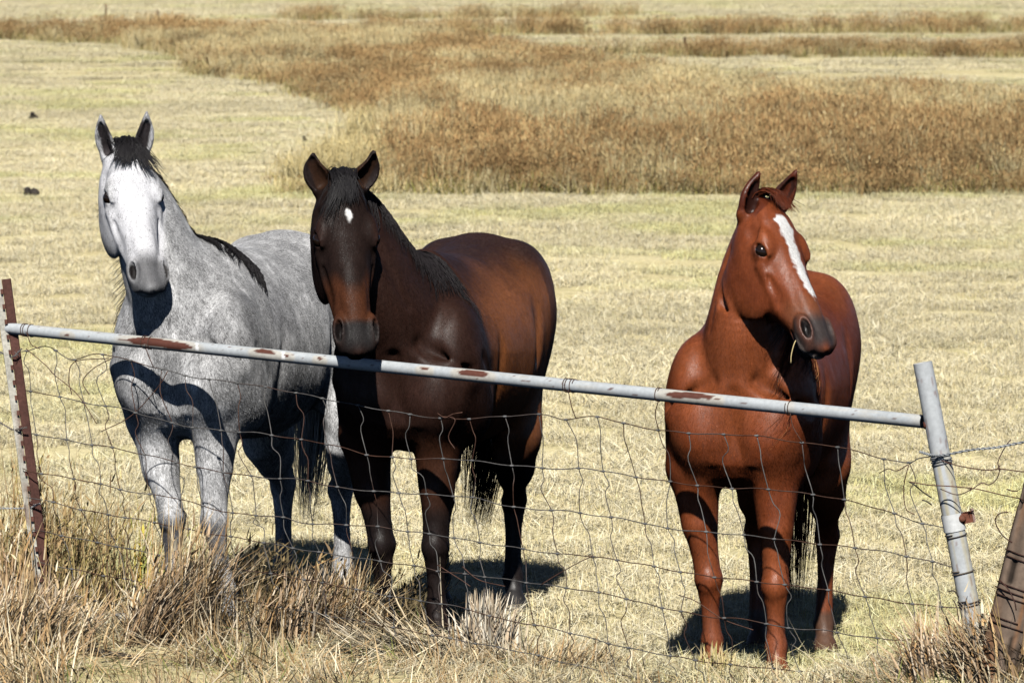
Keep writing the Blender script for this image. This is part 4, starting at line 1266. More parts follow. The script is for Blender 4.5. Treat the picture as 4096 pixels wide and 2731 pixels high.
def build_fence():
    g = np.random.default_rng(77)
    # --- top rail
    V, F, s_, a_ = pipe_mesh([FL, FR], .0246, 28, 520)
    u, v = proj(V)
    col = GALV[None] * (.96 + .12 * fbm(V[:, 0] * 6, V[:, 2] * 30, V[:, 1] * 6))[:, None] * np.array([1, 1, 1])
    col *= (1 + .08 * (fbm(u * .01, a_ * 2, o=2) - .5))[:, None]
    edge = vnoise(u * .10, a_ * 5) * .5 + vnoise(u * .35, a_ * 12) * .25
    rust = np.zeros(len(V)); stain = np.zeros(len(V))
    for x0, x1, ac, aw in [(288, 442, .10, .75), (585, 632, .35, .42), (648, 664, .25, .22), (729, 739, .1, .26), (966, 984, .25, .22), (1052, 1122, .35, .60), (1526, 1640, .35, .55), (1640, 1652, .3, .2), (148, 160, .0, .15)]:
        xm, hw = (x0 + x1) / 2, (x1 - x0) / 2
        e = np.abs((u - xm) / hw) ** 2.4 + np.abs((a_ - ac + .15 * np.sin(u * .05)) / aw) ** 2.2
        rust = np.maximum(rust, sstep(1.10, .92, e + .7 * (edge - .37)))
        stain = np.maximum(stain, sstep(2.2, 1.0, np.abs((u - xm) / (hw + 10)) ** 3 + np.abs((a_ - ac + .3) / (aw + .5)) ** 2))
    rust = np.maximum(rust, sstep(.775, .80, fbm(u * .055 + 7, a_ * 3.2, o=3)) * .8)
    stain = np.maximum(stain, sstep(.60, .75, fbm(u * .02 + 3, a_ * 1.6 + 5, o=3)) * .5)
    stain = np.maximum(stain, sstep(14, 4, np.abs(u - 1815)) * .7); stain = np.maximum(stain, sstep(16, 6, np.abs(u - 1515)) * .8); stain = np.maximum(stain, sstep(30, 5, np.abs(u - 2110)) * .5)
    col = lerp(col, (.50, .40, .25), stain * .35)
    col = lerp(col, RUSTC, rust)
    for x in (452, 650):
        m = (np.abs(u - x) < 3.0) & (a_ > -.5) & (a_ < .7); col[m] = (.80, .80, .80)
    rail = mesh_obj('pipe_rail', V, F, MAT_PIPE, loc=tuple(FL)); set_color(rail, col)
    tag(rail, 'long pale metal pipe rail with rust patches along the top of the fence', 'rail')
    ax = norm(FR - FL)
    wr = MB()
    for x, n_ in ((56, 2.2), (72, 1.3), (332, 1.6), (346, 1.2), (1302, 2.1), (1316, 1.4), (1512, 1.6), (1813, 1.5)):
        Yd = YF(x); c = Q(x, 752 + (x - 9) * (967 - 752) / (2120 - 9), Yd)
        pts = ring(c - ax * .006, ax, .0268, 0, n_, .009 + .004 * g.random(), ph=g.uniform(0, 6))
        wr = MB().tube(pts, .0017, 5)
        w = tinted(wr, 'wire_tie', MAT_WIRE, None, (.10, .055, .04), loc=tuple(FL)); w.parent = rail; w.location = (0, 0, 0)
    tags = 0
    # --- rusty steel T-post on the left
    top, bot = Q(7, 641, 18.08), Q(114, 1436, 18.0)
    bot = bot + (bot - top) * .12
    base = (bot[0], bot[1], terrain(np.array([bot[0]]), np.array([bot[1]]))[0])
    tp = empty('steel_fence_post', base); tag(tp, 'leaning rust-brown steel fence post at the left end of the rail', 'post')
    d = norm(bot - top); sx = norm(np.cross(d, [0, -1, 0])); sx = sx if sx[0] > 0 else -sx; fy = norm(np.cross(sx, d)); fy = fy if fy[1] < 0 else -fy
    mid, hl = (top + bot) / 2, np.linalg.norm(bot - top) / 2
    n_seg = 60
    def plate(off, hw_, ht, col, name, yaw):
        a = norm(sx * math.cos(yaw) + fy * math.sin(yaw)); b_ = norm(np.cross(a, d)); mb = MB()
        V, F = [], []
        for i in range(n_seg + 1):
            c = top + (bot - top) * i / n_seg + off
            for p_, q_ in ((-1, -1), (1, -1), (1, 1), (-1, 1)): V.append(c + a * hw_ * p_ + b_ * ht * q_)
        for i in range(n_seg):
            for k in range(4): F.append((i * 4 + k, i * 4 + (k + 1) % 4, i * 4 + 4 + (k + 1) % 4, i * 4 + 4 + k))
        F += [(3, 2, 1, 0), tuple(n_seg * 4 + k for k in range(4))]
        V = np.array(V); cc = np.broadcast_to(col, (len(V), 3)) * (.75 + .5 * fbm(V[:, 2] * 14, V[:, 0] * 20, o=3))[:, None]
        if name == 'flange':
            cc = lerp(cc, (.15, .06, .04), sstep(.62, .72, fbm(V[:, 2] * 5, V[:, 0] * 30, o=3)) * .7)
        o = mesh_obj(name, V, F, MAT_RUST, parent=tp, smooth=False); set_color(o, cc)
    plate(-sx * .024, .0155, .0035, (.50, .48, .42), 'flange', -.25)
    plate(sx * .0135 - fy * .0, .0200, .0035, (.105, .046, .036), 'web', .30)
    for i in range(24):
        c = top + (bot - top) * (.03 + i * .039) - sx * .010 + fy * .007
        tinted(MB().box(c, sx * .006, fy * .006, d * .010), 'stud', MAT_RUST, tp, (.13, .055, .04), smooth=False)
    # --- galvanised post on the right
    top, bot = Q(2119, 832, 15.56), Q(2250, 1510, 15.50)
    base = (bot[0], bot[1], terrain(np.array([bot[0]]), np.array([bot[1]]))[0])
    pp = empty('pipe_post', base); tag(pp, 'leaning grey metal pipe post with clamp at the right end of the rail', 'post')
    V, F, s_, a_ = pipe_mesh([top, bot], (.0350, .0385), 32, 150); u, v = proj(V)
    col = np.array([.43, .45, .465])[None] * (.97 + .08 * fbm(V[:, 2] * 9, a_ * 1.5, o=3))[:, None]
    st = sstep(.50, .68, fbm(a_ * 2.2 + 3, V[:, 2] * 2.2, o=3)) * sstep(1020, 1080, v)
    col = lerp(col, (.47, .42, .28), st * .75)
    col = lerp(col, RUSTC * 1.6, sstep(.72, .78, fbm(a_ * 5 + 9, V[:, 2] * 22, o=3)) * .5)
    col = lerp(col, (.03, .03, .032), sstep(.62, .68, fbm(a_ * 7 + 2, V[:, 2] * 16, o=3)) * sstep(1360, 1420, v))
    o = mesh_obj('pipe', V, F, MAT_PIPE, parent=pp); set_color(o, col)
    n_ = 32; inner = []
    d = norm(bot - top)
    Vi = np.concatenate([V[:n_], top + (V[:n_] - top) * .88, top + (V[:n_] - top) * .88 + d * .25])
    Fi = [(k + n_ * q, (k + 1) % n_ + n_ * q, (k + 1) % n_ + n_ * (q + 1), k + n_ * (q + 1)) for q in (0, 1) for k in range(n_)]
    tinted((Vi, Fi), 'pipe_mouth', MAT_PIPE, pp, (.38, .39, .40))
    def on_post(y): t = (y - 832) / (1510 - 832); return top + (bot - top) * t
    def post_r(y): return .035 + .0035 * (y - 832) / (1510 - 832)
    camf = norm(np.array([0, -1, .1]) - d * np.dot([0, -1, .1], d)); rt = norm(np.cross(d, camf)); rt = rt if rt[0] > 0 else -rt
    # weld, clamp and bolt
    tinted(MB().tube(spline([on_post(970) - rt * .040, on_post(972) - rt * .020], 4), [.012, .016, .015, .006], 8), 'weld', MAT_RUST, pp, (.10, .035, .025))
    band = MB(); c0, c1 = on_post(1178), on_post(1217); V2, F2, _, _ = pipe_mesh([c0, c1], .0405, 30, 8)
    o = tinted((V2, F2), 'clamp_band', MAT_PIPE, pp, (.56, .57, .57))
    cb = on_post(1192) + rt * .050 + camf * .012
    tinted(MB().box(cb, rt * .020, camf * .014, d * .020), 'clamp_lug', MAT_RUST, pp, (.17, .060, .035), smooth=False)
    tinted(MB().box(cb + rt * .024 - d * .004, rt * .004, camf * .018, d * .024), 'clamp_ear', MAT_RUST, pp, (.30, .20, .17), smooth=False)
    tinted(MB().tube(spline([cb - rt * .02 + camf * .030, cb - rt * .02 + camf * .004], 5), [.004, .013, .016, .016, .012], 10), 'bolt', MAT_RUST, pp, (.16, .06, .035))
    for y, tn, col_, rw in ((1050, 2.6, (.16, .16, .17), .0026), (1040, 1.3, (.24, .25, .26), .0028), (1224, 1.1, (.05, .04, .035), .0024), (1307, 1.2, (.14, .11, .08), .0028), (1376, 2.2, (.06, .045, .04), .0026)):
        c = on_post(y); tinted(MB().tube(ring(c, d, post_r(y) + .002, 0, tn, .010, ph=1.0), rw, 6), 'wire_wrap', MAT_WIRE, pp, col_)
    for pts in ([(2088, 1105, -.04), (2100, 1112, -.05), (2122, 1130, -.052), (2140, 1142, -.045)], [(2118, 1147, -.045), (2128, 1150, -.05), (2140, 1158, -.045)],
                [(2190, 1376, -.05), (2198, 1395, -.055), (2202, 1420, -.055), (2206, 1445, -.055)], [(2178, 1356, -.05), (2192, 1356, -.052), (2202, 1370, -.05)]):
        P = spline([Q(x, y, 15.53 + dy) for x, y, dy in pts], 12)
        tinted(MB().tube(P, .0026, 5), 'loose_wire', MAT_WIRE, pp, (.05, .04, .035))
    # --- leaning wooden post on the far right
    top, bot = Q(2432, 1000, 15.30), Q(2302, 1530, 15.26)
    base = (bot[0], bot[1], terrain(np.array([bot[0]]), np.array([bot[1]]))[0])
    wp = empty('wooden_post', base); tag(wp, 'leaning weathered wooden fence post at the right edge, wound with wire', 'post')
    seg, sd = 70, 40; V, F = [], []; d = norm(bot - top)
    camf = norm(np.array([0, -1, .1]) - d * np.dot([0, -1, .1], d)); rt = norm(np.cross(d, camf))
    P = spline([top, (top + bot) / 2 + rt * .004, bot + d * .08], seg); col = []
    for i in range(seg):
        for k in range(sd):
            t = 2 * math.pi * k / sd
            gr = vnoise(np.array([k * .9]), np.array([i * .03]))[0]; cr = 1.0 if vnoise(np.array([k * 1.7 + 30]), np.array([i * .05 + 5]))[0] > .80 else 0.0
            r = .080 + .006 * i / seg + .004 * (gr - .5) - .007 * cr + .003 * (vnoise(np.array([k * .3]), np.array([i * .2]))[0] - .5)
            V.append(P[i] + r * (camf * math.cos(t) + rt * math.sin(t)))
            c = np.array([.17, .125, .095]) * (.6 + .8 * gr)
            w_ = vnoise(np.array([k * .35 + 8]), np.array([i * .025 + 2]))[0]
            c = c * (1 - sstep(.45, .7, w_)) + np.array([.22, .115, .06]) * (.7 + .6 * gr) * sstep(.45, .7, w_)
            col.append(c * (1 - .75 * cr))
    F = [(i * sd + k, i * sd + (k + 1) % sd, (i + 1) * sd + (k + 1) % sd, (i + 1) * sd + k) for i in range(seg - 1) for k in range(sd)] + [tuple(range(sd))]
    o = mesh_obj('timber', V, F, MAT_WOOD, parent=wp); set_color(o, np.array(col))
    for f_, tn in ((.30, 1.1), (.52, 1.2), (.66, 2.2), (.80, 1.2)):
        c = top + (bot - top) * f_
        pts = ring(c, d + .12 * rt, .089, 0, tn, .02, n=40, ph=2.0)
        tinted(MB().tube(pts, .0024, 5), 'wire_wrap', MAT_WIRE, wp, (.06, .028, .02))
    for pts in ([(2316, 1175, 0), (2296, 1178, 0), (2286, 1195, 0), (2300, 1225, -.01), (2325, 1245, -.02)], [(2296, 1330, -.02), (2316, 1352, -.06), (2330, 1380, -.08), (2334, 1400, -.08)], [(2312, 1122, 0), (2325, 1126, 0), (2338, 1126, -.01)]):
        tinted(MB().tube(spline([Q(x, y, 15.22 + dy) for x, y, dy in pts], 14), .0024, 5), 'loose_wire', MAT_WIRE, wp, (.07, .03, .022))
    # --- woven wire between the posts
    net = empty('woven_wire_fence', tuple(Q(1150, 1500, YF(1150)))); tag(net, 'sagging rusty woven wire mesh hung below the pipe rail', 'wire fence')
    HW_ = [
        [(22, 802), (60, 806), (112, 795), (165, 826), (215, 812), (250, 815), (365, 845), (450, 866), (560, 880), (700, 905), (820, 930), (940, 950), (1010, 960), (1080, 960), (1240, 951), (1300, 962), (1370, 955), (1430, 971), (1510, 986), (1580, 993), (1660, 997), (1740, 1000), (1842, 1016), (1925, 1025), (2030, 1052), (2085, 1062), (2112, 1050), (2140, 1046)],
        [(26, 890), (60, 897), (120, 906), (185, 922), (285, 938), (330, 952), (430, 978), (540, 990), (600, 994), (672, 1006), (760, 1020), (850, 1044), (950, 1052), (1060, 1054), (1150, 1065), (1290, 1076), (1352, 1075), (1450, 1092), (1510, 1101), (1590, 1112), (1662, 1119), (1760, 1122), (1842, 1131), (1940, 1147), (2022, 1168), (2104, 1196), (2170, 1212)],
        [(38, 985), (62, 992), (182, 1015), (252, 1026), (392, 1056), (440, 1070), (532, 1086), (612, 1096), (700, 1101), (762, 1116), (850, 1126), (975, 1134), (1082, 1141), (1162, 1160), (1222, 1168), (1302, 1172), (1392, 1186), (1440, 1191), (1522, 1210), (1602, 1219), (1690, 1226), (1776, 1235), (1866, 1246), (1962, 1256), (2036, 1266), (2112, 1282), (2188, 1300)],
        [(52, 1075), (90, 1085), (192, 1102), (312, 1130), (402, 1142), (522, 1175), (642, 1186), (702, 1200), (842, 1206), (932, 1218), (1022, 1230), (1112, 1246), (1182, 1256), (1272, 1270), (1332, 1273), (1452, 1290), (1532, 1306), (1622, 1321), (1712, 1331), (1792, 1341), (1882, 1351), (1972, 1366), (2102, 1386), (2205, 1394)],
        [(62, 1140), (120, 1152), (202, 1172), (342, 1196), (470, 1222), (560, 1236), (702, 1262), (822, 1280), (962, 1300), (1022, 1312), (1102, 1321), (1182, 1332), (1292, 1347), (1412, 1366), (1462, 1380), (1552, 1400), (1632, 1415), (1722, 1422), (1802, 1440), (1892, 1446), (1992, 1462), (2090, 1468), (2165, 1462), (2225, 1455)],
        [(75, 1215), (202, 1240), (362, 1272), (520, 1300), (702, 1330), (890, 1366), (1052, 1392), (1152, 1420), (1262, 1440), (1342, 1460), (1442, 1486), (1562, 1508), (1652, 1522), (1752, 1532), (1880, 1542), (2000, 1552), (2120, 1558), (2230, 1560)],
        [(88, 1290), (250, 1322), (420, 1352), (620, 1388), (820, 1424), (1020, 1462), (1200, 1496), (1340, 1530), (1500, 1562), (1700, 1590), (1900, 1606), (2230, 1620)],
        [(100, 1352), (300, 1395), (500, 1440), (760, 1490), (1000, 1540), (1300, 1600), (1600, 1640), (2230, 1680)]]
    bulge = lambda x, r_: .03 * math.sin(x * .004 + r_ * 1.3) + .02 * math.sin(x * .013 + r_ * .7)
    rows = []
    for r_, H_ in enumerate(HW_):
        P2 = spline(np.array([(x, y, 0) for x, y in H_]), 190)
        W = np.array([Q(x, y + 1.2 * math.sin(x * .06 + r_), YF(x) + bulge(x, r_)) for x, y, _ in P2])
        gz = terrain(W[:, 0], W[:, 1]); W[:, 2] = np.maximum(W[:, 2], gz + .01)
        rows.append((P2[:, 0], W))
        c = np.array([.10, .085, .075]) if r_ > 0 else np.array([.13, .10, .085])
        nz = fbm(W[:, 0] * 2.5 + r_ * 9, W[:, 1] * 2, o=2)
        cc = lerp(np.broadcast_to((.105, .10, .098), (len(W), 3)), (.075, .036, .024), sstep(.42, .62, nz))
        mb = MB().tube(W, .0021, 5); o = mesh_obj('line_wire', np.concatenate(mb.V), mb.F, MAT_WIRE, parent=net); set_color(o, np.repeat(cc, 5, 0))
    def at(r_, x):
        X, W = rows[r_]; return np.array([np.interp(x, X, W[:, q]) for q in range(3)])
    tops = [62, 128, 172, 236, 300, 372, 425, 480, 545, 610, 680, 740, 822, 892, 942, 1012, 1078, 1160, 1238, 1300, 1372, 1432, 1512, 1582, 1662, 1738, 1842, 1924, 2030, 2088]
    for i, x in enumerate(tops):
        pts, kn = [], []; xx = x; sw = g.normal(0, 7)
        for r_ in range(8):
            p = at(r_, min(xx, 2225)); kn.append(p)
            if r_: 
                q = (pts[-1] + p) / 2 + np.array([g.normal(0, .012), g.normal(0, .01), 0]); pts.append(pts[-1] * .72 + p * .28 + np.array([g.normal(0, .008), 0, 0])); pts.append(q)
            pts.append(p); xx += np.interp(x, [0, 1000, 2100], [16, 13, 24]) + g.normal(0, 6) + sw * (.6 if r_ % 2 else -.5)
        W = spline(pts, 8 * 9); W[:, 2] = np.maximum(W[:, 2], terrain(W[:, 0], W[:, 1]) + .005)
        nz = fbm(W[:, 2] * 3 + i * 7, W[:, 1], o=2)
        cc = lerp(np.broadcast_to((.13, .125, .12), (len(W), 3)), (.085, .042, .028), sstep(.45, .65, nz))
        mb = MB().tube(W, .0019, 5); C = [np.repeat(cc, 5, 0)]
        for p in kn:
            n0 = mb.n; mb.tube([p + [-.010, -.002, .001], p + [-.004, -.003, 0], p + [.004, -.003, 0], p + [.010, -.002, -.001]], [.0018, .0048, .0048, .0018], 6)
            C.append(np.full((mb.n - n0, 3), .13))
        o = mesh_obj('stay_wire', np.concatenate(mb.V), mb.F, MAT_WIRE, parent=net); set_color(o, np.concatenate(C))
    # bent loops and repair wires in the mesh
    loops = [[(60, 800, 0), (105, 838, 0), (125, 860, 0), (178, 905, 0), (222, 972, 0)], [(232, 990, 0), (300, 955, 0), (360, 892, 0), (385, 852, 0)], [(260, 820, 0), (215, 845, 0), (190, 875, 0), (205, 905, 0)],
             [(250, 822, 0), (172, 830, 0), (158, 870, 0), (165, 905, 0)], [(1010, 955, -.02), (1045, 962, -.02), (1030, 1002, -.02), (1045, 1030, -.02)], [(1005, 948, -.02), (1022, 958, -.03), (1040, 950, -.02), (1062, 946, -.02)],
             [(1242, 1342, -.02), (1280, 1318, -.02), (1330, 1290, -.02), (1362, 1275, -.02)], [(1062, 1300, -.02), (1100, 1330, -.03), (1160, 1345, -.02)], [(1005, 1296, -.03), (1040, 1318, -.03), (1062, 1332, -.03), (1080, 1345, -.02)],
             [(2085, 1066, -.02), (2060, 1080, -.03), (2040, 1075, -.03), (2020, 1085, -.02)], [(2087, 1066, -.02), (2076, 1115, -.02), (2080, 1165, -.02), (2100, 1180, -.02)], [(1560, 1365, 0), (1600, 1380, 0), (1660, 1420, -.02), (1730, 1445, -.02)],
             [(1305, 895, -.03), (1312, 930, -.02), (1322, 958, -.01)], [(1512, 920, -.03), (1505, 950, -.02), (1512, 985, 0)], [(1815, 948, -.03), (1822, 980, -.02), (1842, 1014, 0)], [(335, 800, -.03), (345, 825, -.02), (352, 842, 0)], [(60, 760, -.03), (72, 790, -.02), (92, 800, 0)]]
    for L_ in loops:
        W = spline([Q(x, y, YF(x) + dy) for x, y, dy in L_], 18)
        tinted(MB().tube(W, .0020, 5), 'repair_wire', MAT_WIRE, net, (.11, .055, .038))
    # --- strands running on to the right and left
    def strand_wire(name, pts, col, r, label, twist=False, barbs=0):
        W = spline([Q(*p) for p in pts], 60); mb = MB()
        if twist:
            T = np.gradient(W, axis=0); T /= np.linalg.norm(T, axis=1)[:, None]; W2 = spline(W, 220); T = np.gradient(W2, axis=0); T /= np.linalg.norm(T, axis=1)[:, None]
            A = np.cross(T, [0, -1, .1]); A /= np.linalg.norm(A, axis=1)[:, None]; B = np.cross(T, A); ph = np.arange(220) * .42
            for k in (0, math.pi): mb.tube(W2 + r * 1.1 * (A * np.cos(ph + k)[:, None] + B * np.sin(ph + k)[:, None]), r, 5)
        else: mb.tube(W, r, 5)
        for k in range(barbs):
            c = W[int((k + .6) / barbs * 59)]
            for q in range(3):
                v_ = norm(g.normal(0, 1, 3) + [0, 0, .3]); mb.tube([c - v_ * .015, c, c + v_ * .018], [.0006, .0018, .0006], 4)
        o = tinted(mb, name, MAT_WIRE, None, col, loc=tuple(W[0])); tag(o, label, 'wire'); return o
    strand_wire('twisted_wire', [(2112, 1036, 15.49), (2140, 1044, 15.48), (2165, 1044, 15.49), (2230, 1032, 15.42), (2290, 1026, 15.36), (2352, 1014, 15.30), (2460, 998, 15.2)], (.33, .35, .37), .0026, 'bright twisted wire strand running right from the pipe post', True)
    strand_wire('tie_wire', [(2150, 1052, 15.52), (2200, 1068, 15.46), (2262, 1078, 15.40), (2300, 1076, 15.36), (2352, 1082, 15.30), (2470, 1090, 15.2)], (.11, .05, .035), .0021, 'rusty brown wire just below the bright twisted strand')
    strand_wire('tie_wire', [(2090, 1105, 15.47), (2130, 1112, 15.45), (2190, 1116, 15.44), (2245, 1122, 15.40), (2300, 1135, 15.36), (2352, 1145, 15.30), (2470, 1165, 15.2)], (.12, .055, .038), .0021, 'lowest rusty wire running from pipe post to wooden post')
    strand_wire('tie_wire', [(2322, 1008, 15.35), (2308, 1026, 15.36), (2292, 1060, 15.37), (2296, 1078, 15.37), (2288, 1100, 15.38), (2272, 1112, 15.39), (2255, 1108, 15.40), (2235, 1120, 15.41), (2200, 1135, 15.44), (2160, 1122, 15.46)], (.12, .07, .055), .0021, 'kinked wire dangling between the strands right of the pipe post', barbs=2)
    strand_wire('barbed_wire', [(-120, 790, 18.25), (-40, 800, 18.18), (0, 808, 18.14), (28, 818, 18.05), (50, 800, 18.02)], (.16, .15, .145), .0019, 'topmost short barbed wire reaching the steel post from the left', True, 3)
    strand_wire('barbed_wire', [(-120, 980, 18.25), (-40, 966, 18.18), (0, 970, 18.14), (30, 985, 18.05), (62, 980, 18.0)], (.15, .13, .12), .0019, 'middle barbed wire reaching the steel post from the left', True, 3)
    strand_wire('barbed_wire', [(-120, 1175, 18.25), (-40, 1168, 18.18), (0, 1166, 18.14), (60, 1165, 18.05), (92, 1155, 17.98)], (.40, .41, .42), .0021, 'lowest bright barbed wire reaching the steel post from the left', True, 3)
# ------------------------------------------------------------------ dry growth along the fence
TAN = [(.58, .43, .24), (.46, .31, .155), (.66, .53, .33), (.34, .215, .10), (.74, .64, .46), (.50, .37, .21)]
PINK = [(.48, .345, .22), (.38, .255, .15), (.58, .45, .31), (.27, .175, .095), (.68, .57, .43), (.42, .26, .12)]
def verge():
    g = np.random.default_rng(5)
    def mat_patch(seed, n, L0, L1, w, pal, flat):
        q = np.random.default_rng(seed); b_ = np.zeros((n, 3)); b_[:, :2] = q.normal(0, .12, (n, 2)); b_[:, 2] = q.uniform(0, .05, n)
        a = q.normal(q.uniform(0, 6.28), .9, n)
        return source('straw_tuft', [blades(q, b_, q.uniform(L0, L1, n), q.uniform(.6, 1.5, n) * w, np.clip(q.normal(flat, .28, n), 0, 1.5), a, q.normal(.25, .3, n), pick(q, n, pal, var=.25), seg=3)])
    src = [mat_patch(500 + i, 60, .12, .32, .0055, TAN + [(.66, .58, .42)], 1.25) for i in range(4)] + [mat_patch(520 + i, 70, .07, .20, .005, TAN, .45) for i in range(4)] + \
          [mat_patch(540 + i, 50, .05, .13, .0045, [(.16, .20, .05), (.26, .28, .08), (.42, .36, .15), (.50, .40, .2)], .5) for i in range(2)]
    x, y = sample(-4.2, 4.2, 13.2, 19.4, 38, g); t, d = fence_coord(x, y)
    dens = np.where(d > 0, np.exp(-(d / .33) ** 2), 1.0) * (.45 + .75 * fbm(x * 1.3, y * 1.3, o=2)) * np.interp(t, [0, .35, .6, .9, 1.0, 1.2], [1, 1, .75, .55, .8, 1])
    k = (g.random(len(x)) < dens) & (d > -3.4)
    x, y, d = x[k], y[k], d[k]; n = len(x)
    t = t[k]; r = g.random(n); kind = np.where(r < .55 + .2 * sstep(.3, .6, t), g.integers(0, 4, n), np.where(r < .87, g.integers(4, 8, n), g.integers(8, 10, n)))
    sc = g.uniform(.5, 1.15, n) * np.interp(t, [0, .4, .65, .95, 1.05], [1, 1, .7, .7, 1]); sh = np.outer(.50 + .85 * fbm(x * 2.2 + 4, y * 2.2, o=3), [1, 1, 1]) * g.uniform(.75, 1.2, (n, 1))
    scatter('verge_straw', np.stack([x, y, terrain(x, y) - .005], 1), np.stack([g.normal(0, .08, n), g.normal(0, .08, n), g.uniform(0, 6.28, n)], 1), np.stack([sc, sc, sc * g.uniform(.7, 1.2, n)], 1), kind, sh, src,
            'matted dry straw and short grass along the foot of the fence', 'dry grass')

def tussock(name, px, Y, width, depth, h, n, lean, az, pal, w, label, cat='grass', seed=1, curl=.35, var=.25, heads=0, py=None, spread=.2, kink=.0, stems=0, azs=.8):
    g = np.random.default_rng(seed); n = int(n * 1.35)
    x0 = Q(px, 1450, Y)[0]
    b_ = np.zeros((n, 3)); b_[:, 0] = x0 + g.normal(0, width * .42, n); b_[:, 1] = Y + g.normal(0, depth * .42, n)
    b_[:, 2] = terrain(b_[:, 0], b_[:, 1]) - .01
    prof = np.exp(-((b_[:, 0] - x0) / (width * .9)) ** 2)
    hh = h * g.uniform(.45, 1.08, n) * (.6 + .4 * prof)
    azv = az + g.normal(0, azs, n); ln = np.abs(g.normal(lean, spread, n))
    parts = [blades(g, b_, hh, g.uniform(.5, 1.5, n) * w, ln, azv, g.normal(curl, .35, n), pick(g, n, pal, var=var), seg=4, kink=kink)]
    if stems:
        k = g.integers(0, n, stems); sb = b_[k]
        parts.append(blades(g, sb, h * g.uniform(.9, 1.25, stems), np.full(stems, .0035), np.abs(g.normal(lean * .6, .12, stems)), az + g.normal(0, 1.2, stems), g.normal(.1, .15, stems), pick(g, stems, [(.50, .36, .15), (.40, .27, .12)], var=.2), seg=4))
    if heads:
        k = g.integers(0, n, heads); hb = b_[k].copy(); hb[:, 2] += hh[k] * g.uniform(.5, .9, heads); hb[:, 0] += np.cos(azv[k]) * np.sin(ln[k]) * hh[k] * .7; hb[:, 1] += np.sin(azv[k]) * np.sin(ln[k]) * hh[k] * .7
        parts.append(blades(g, hb, g.uniform(.03, .09, heads), g.uniform(.006, .014, heads), np.abs(g.normal(.5, .4, heads)), azv[k] + g.normal(0, .8, heads), g.normal(.4, .4, heads), pick(g, heads, pal, var=.3), seg=2))
    V, F, C = merge(parts)
    o = mesh_obj(name, V, F.astype(np.int32), MAT_GP, loc=(x0, Y, float(terrain(np.array([x0]), np.array([Y]))[0])), smooth=False); set_color(o, C)
    tag(o, label, cat)
    return o

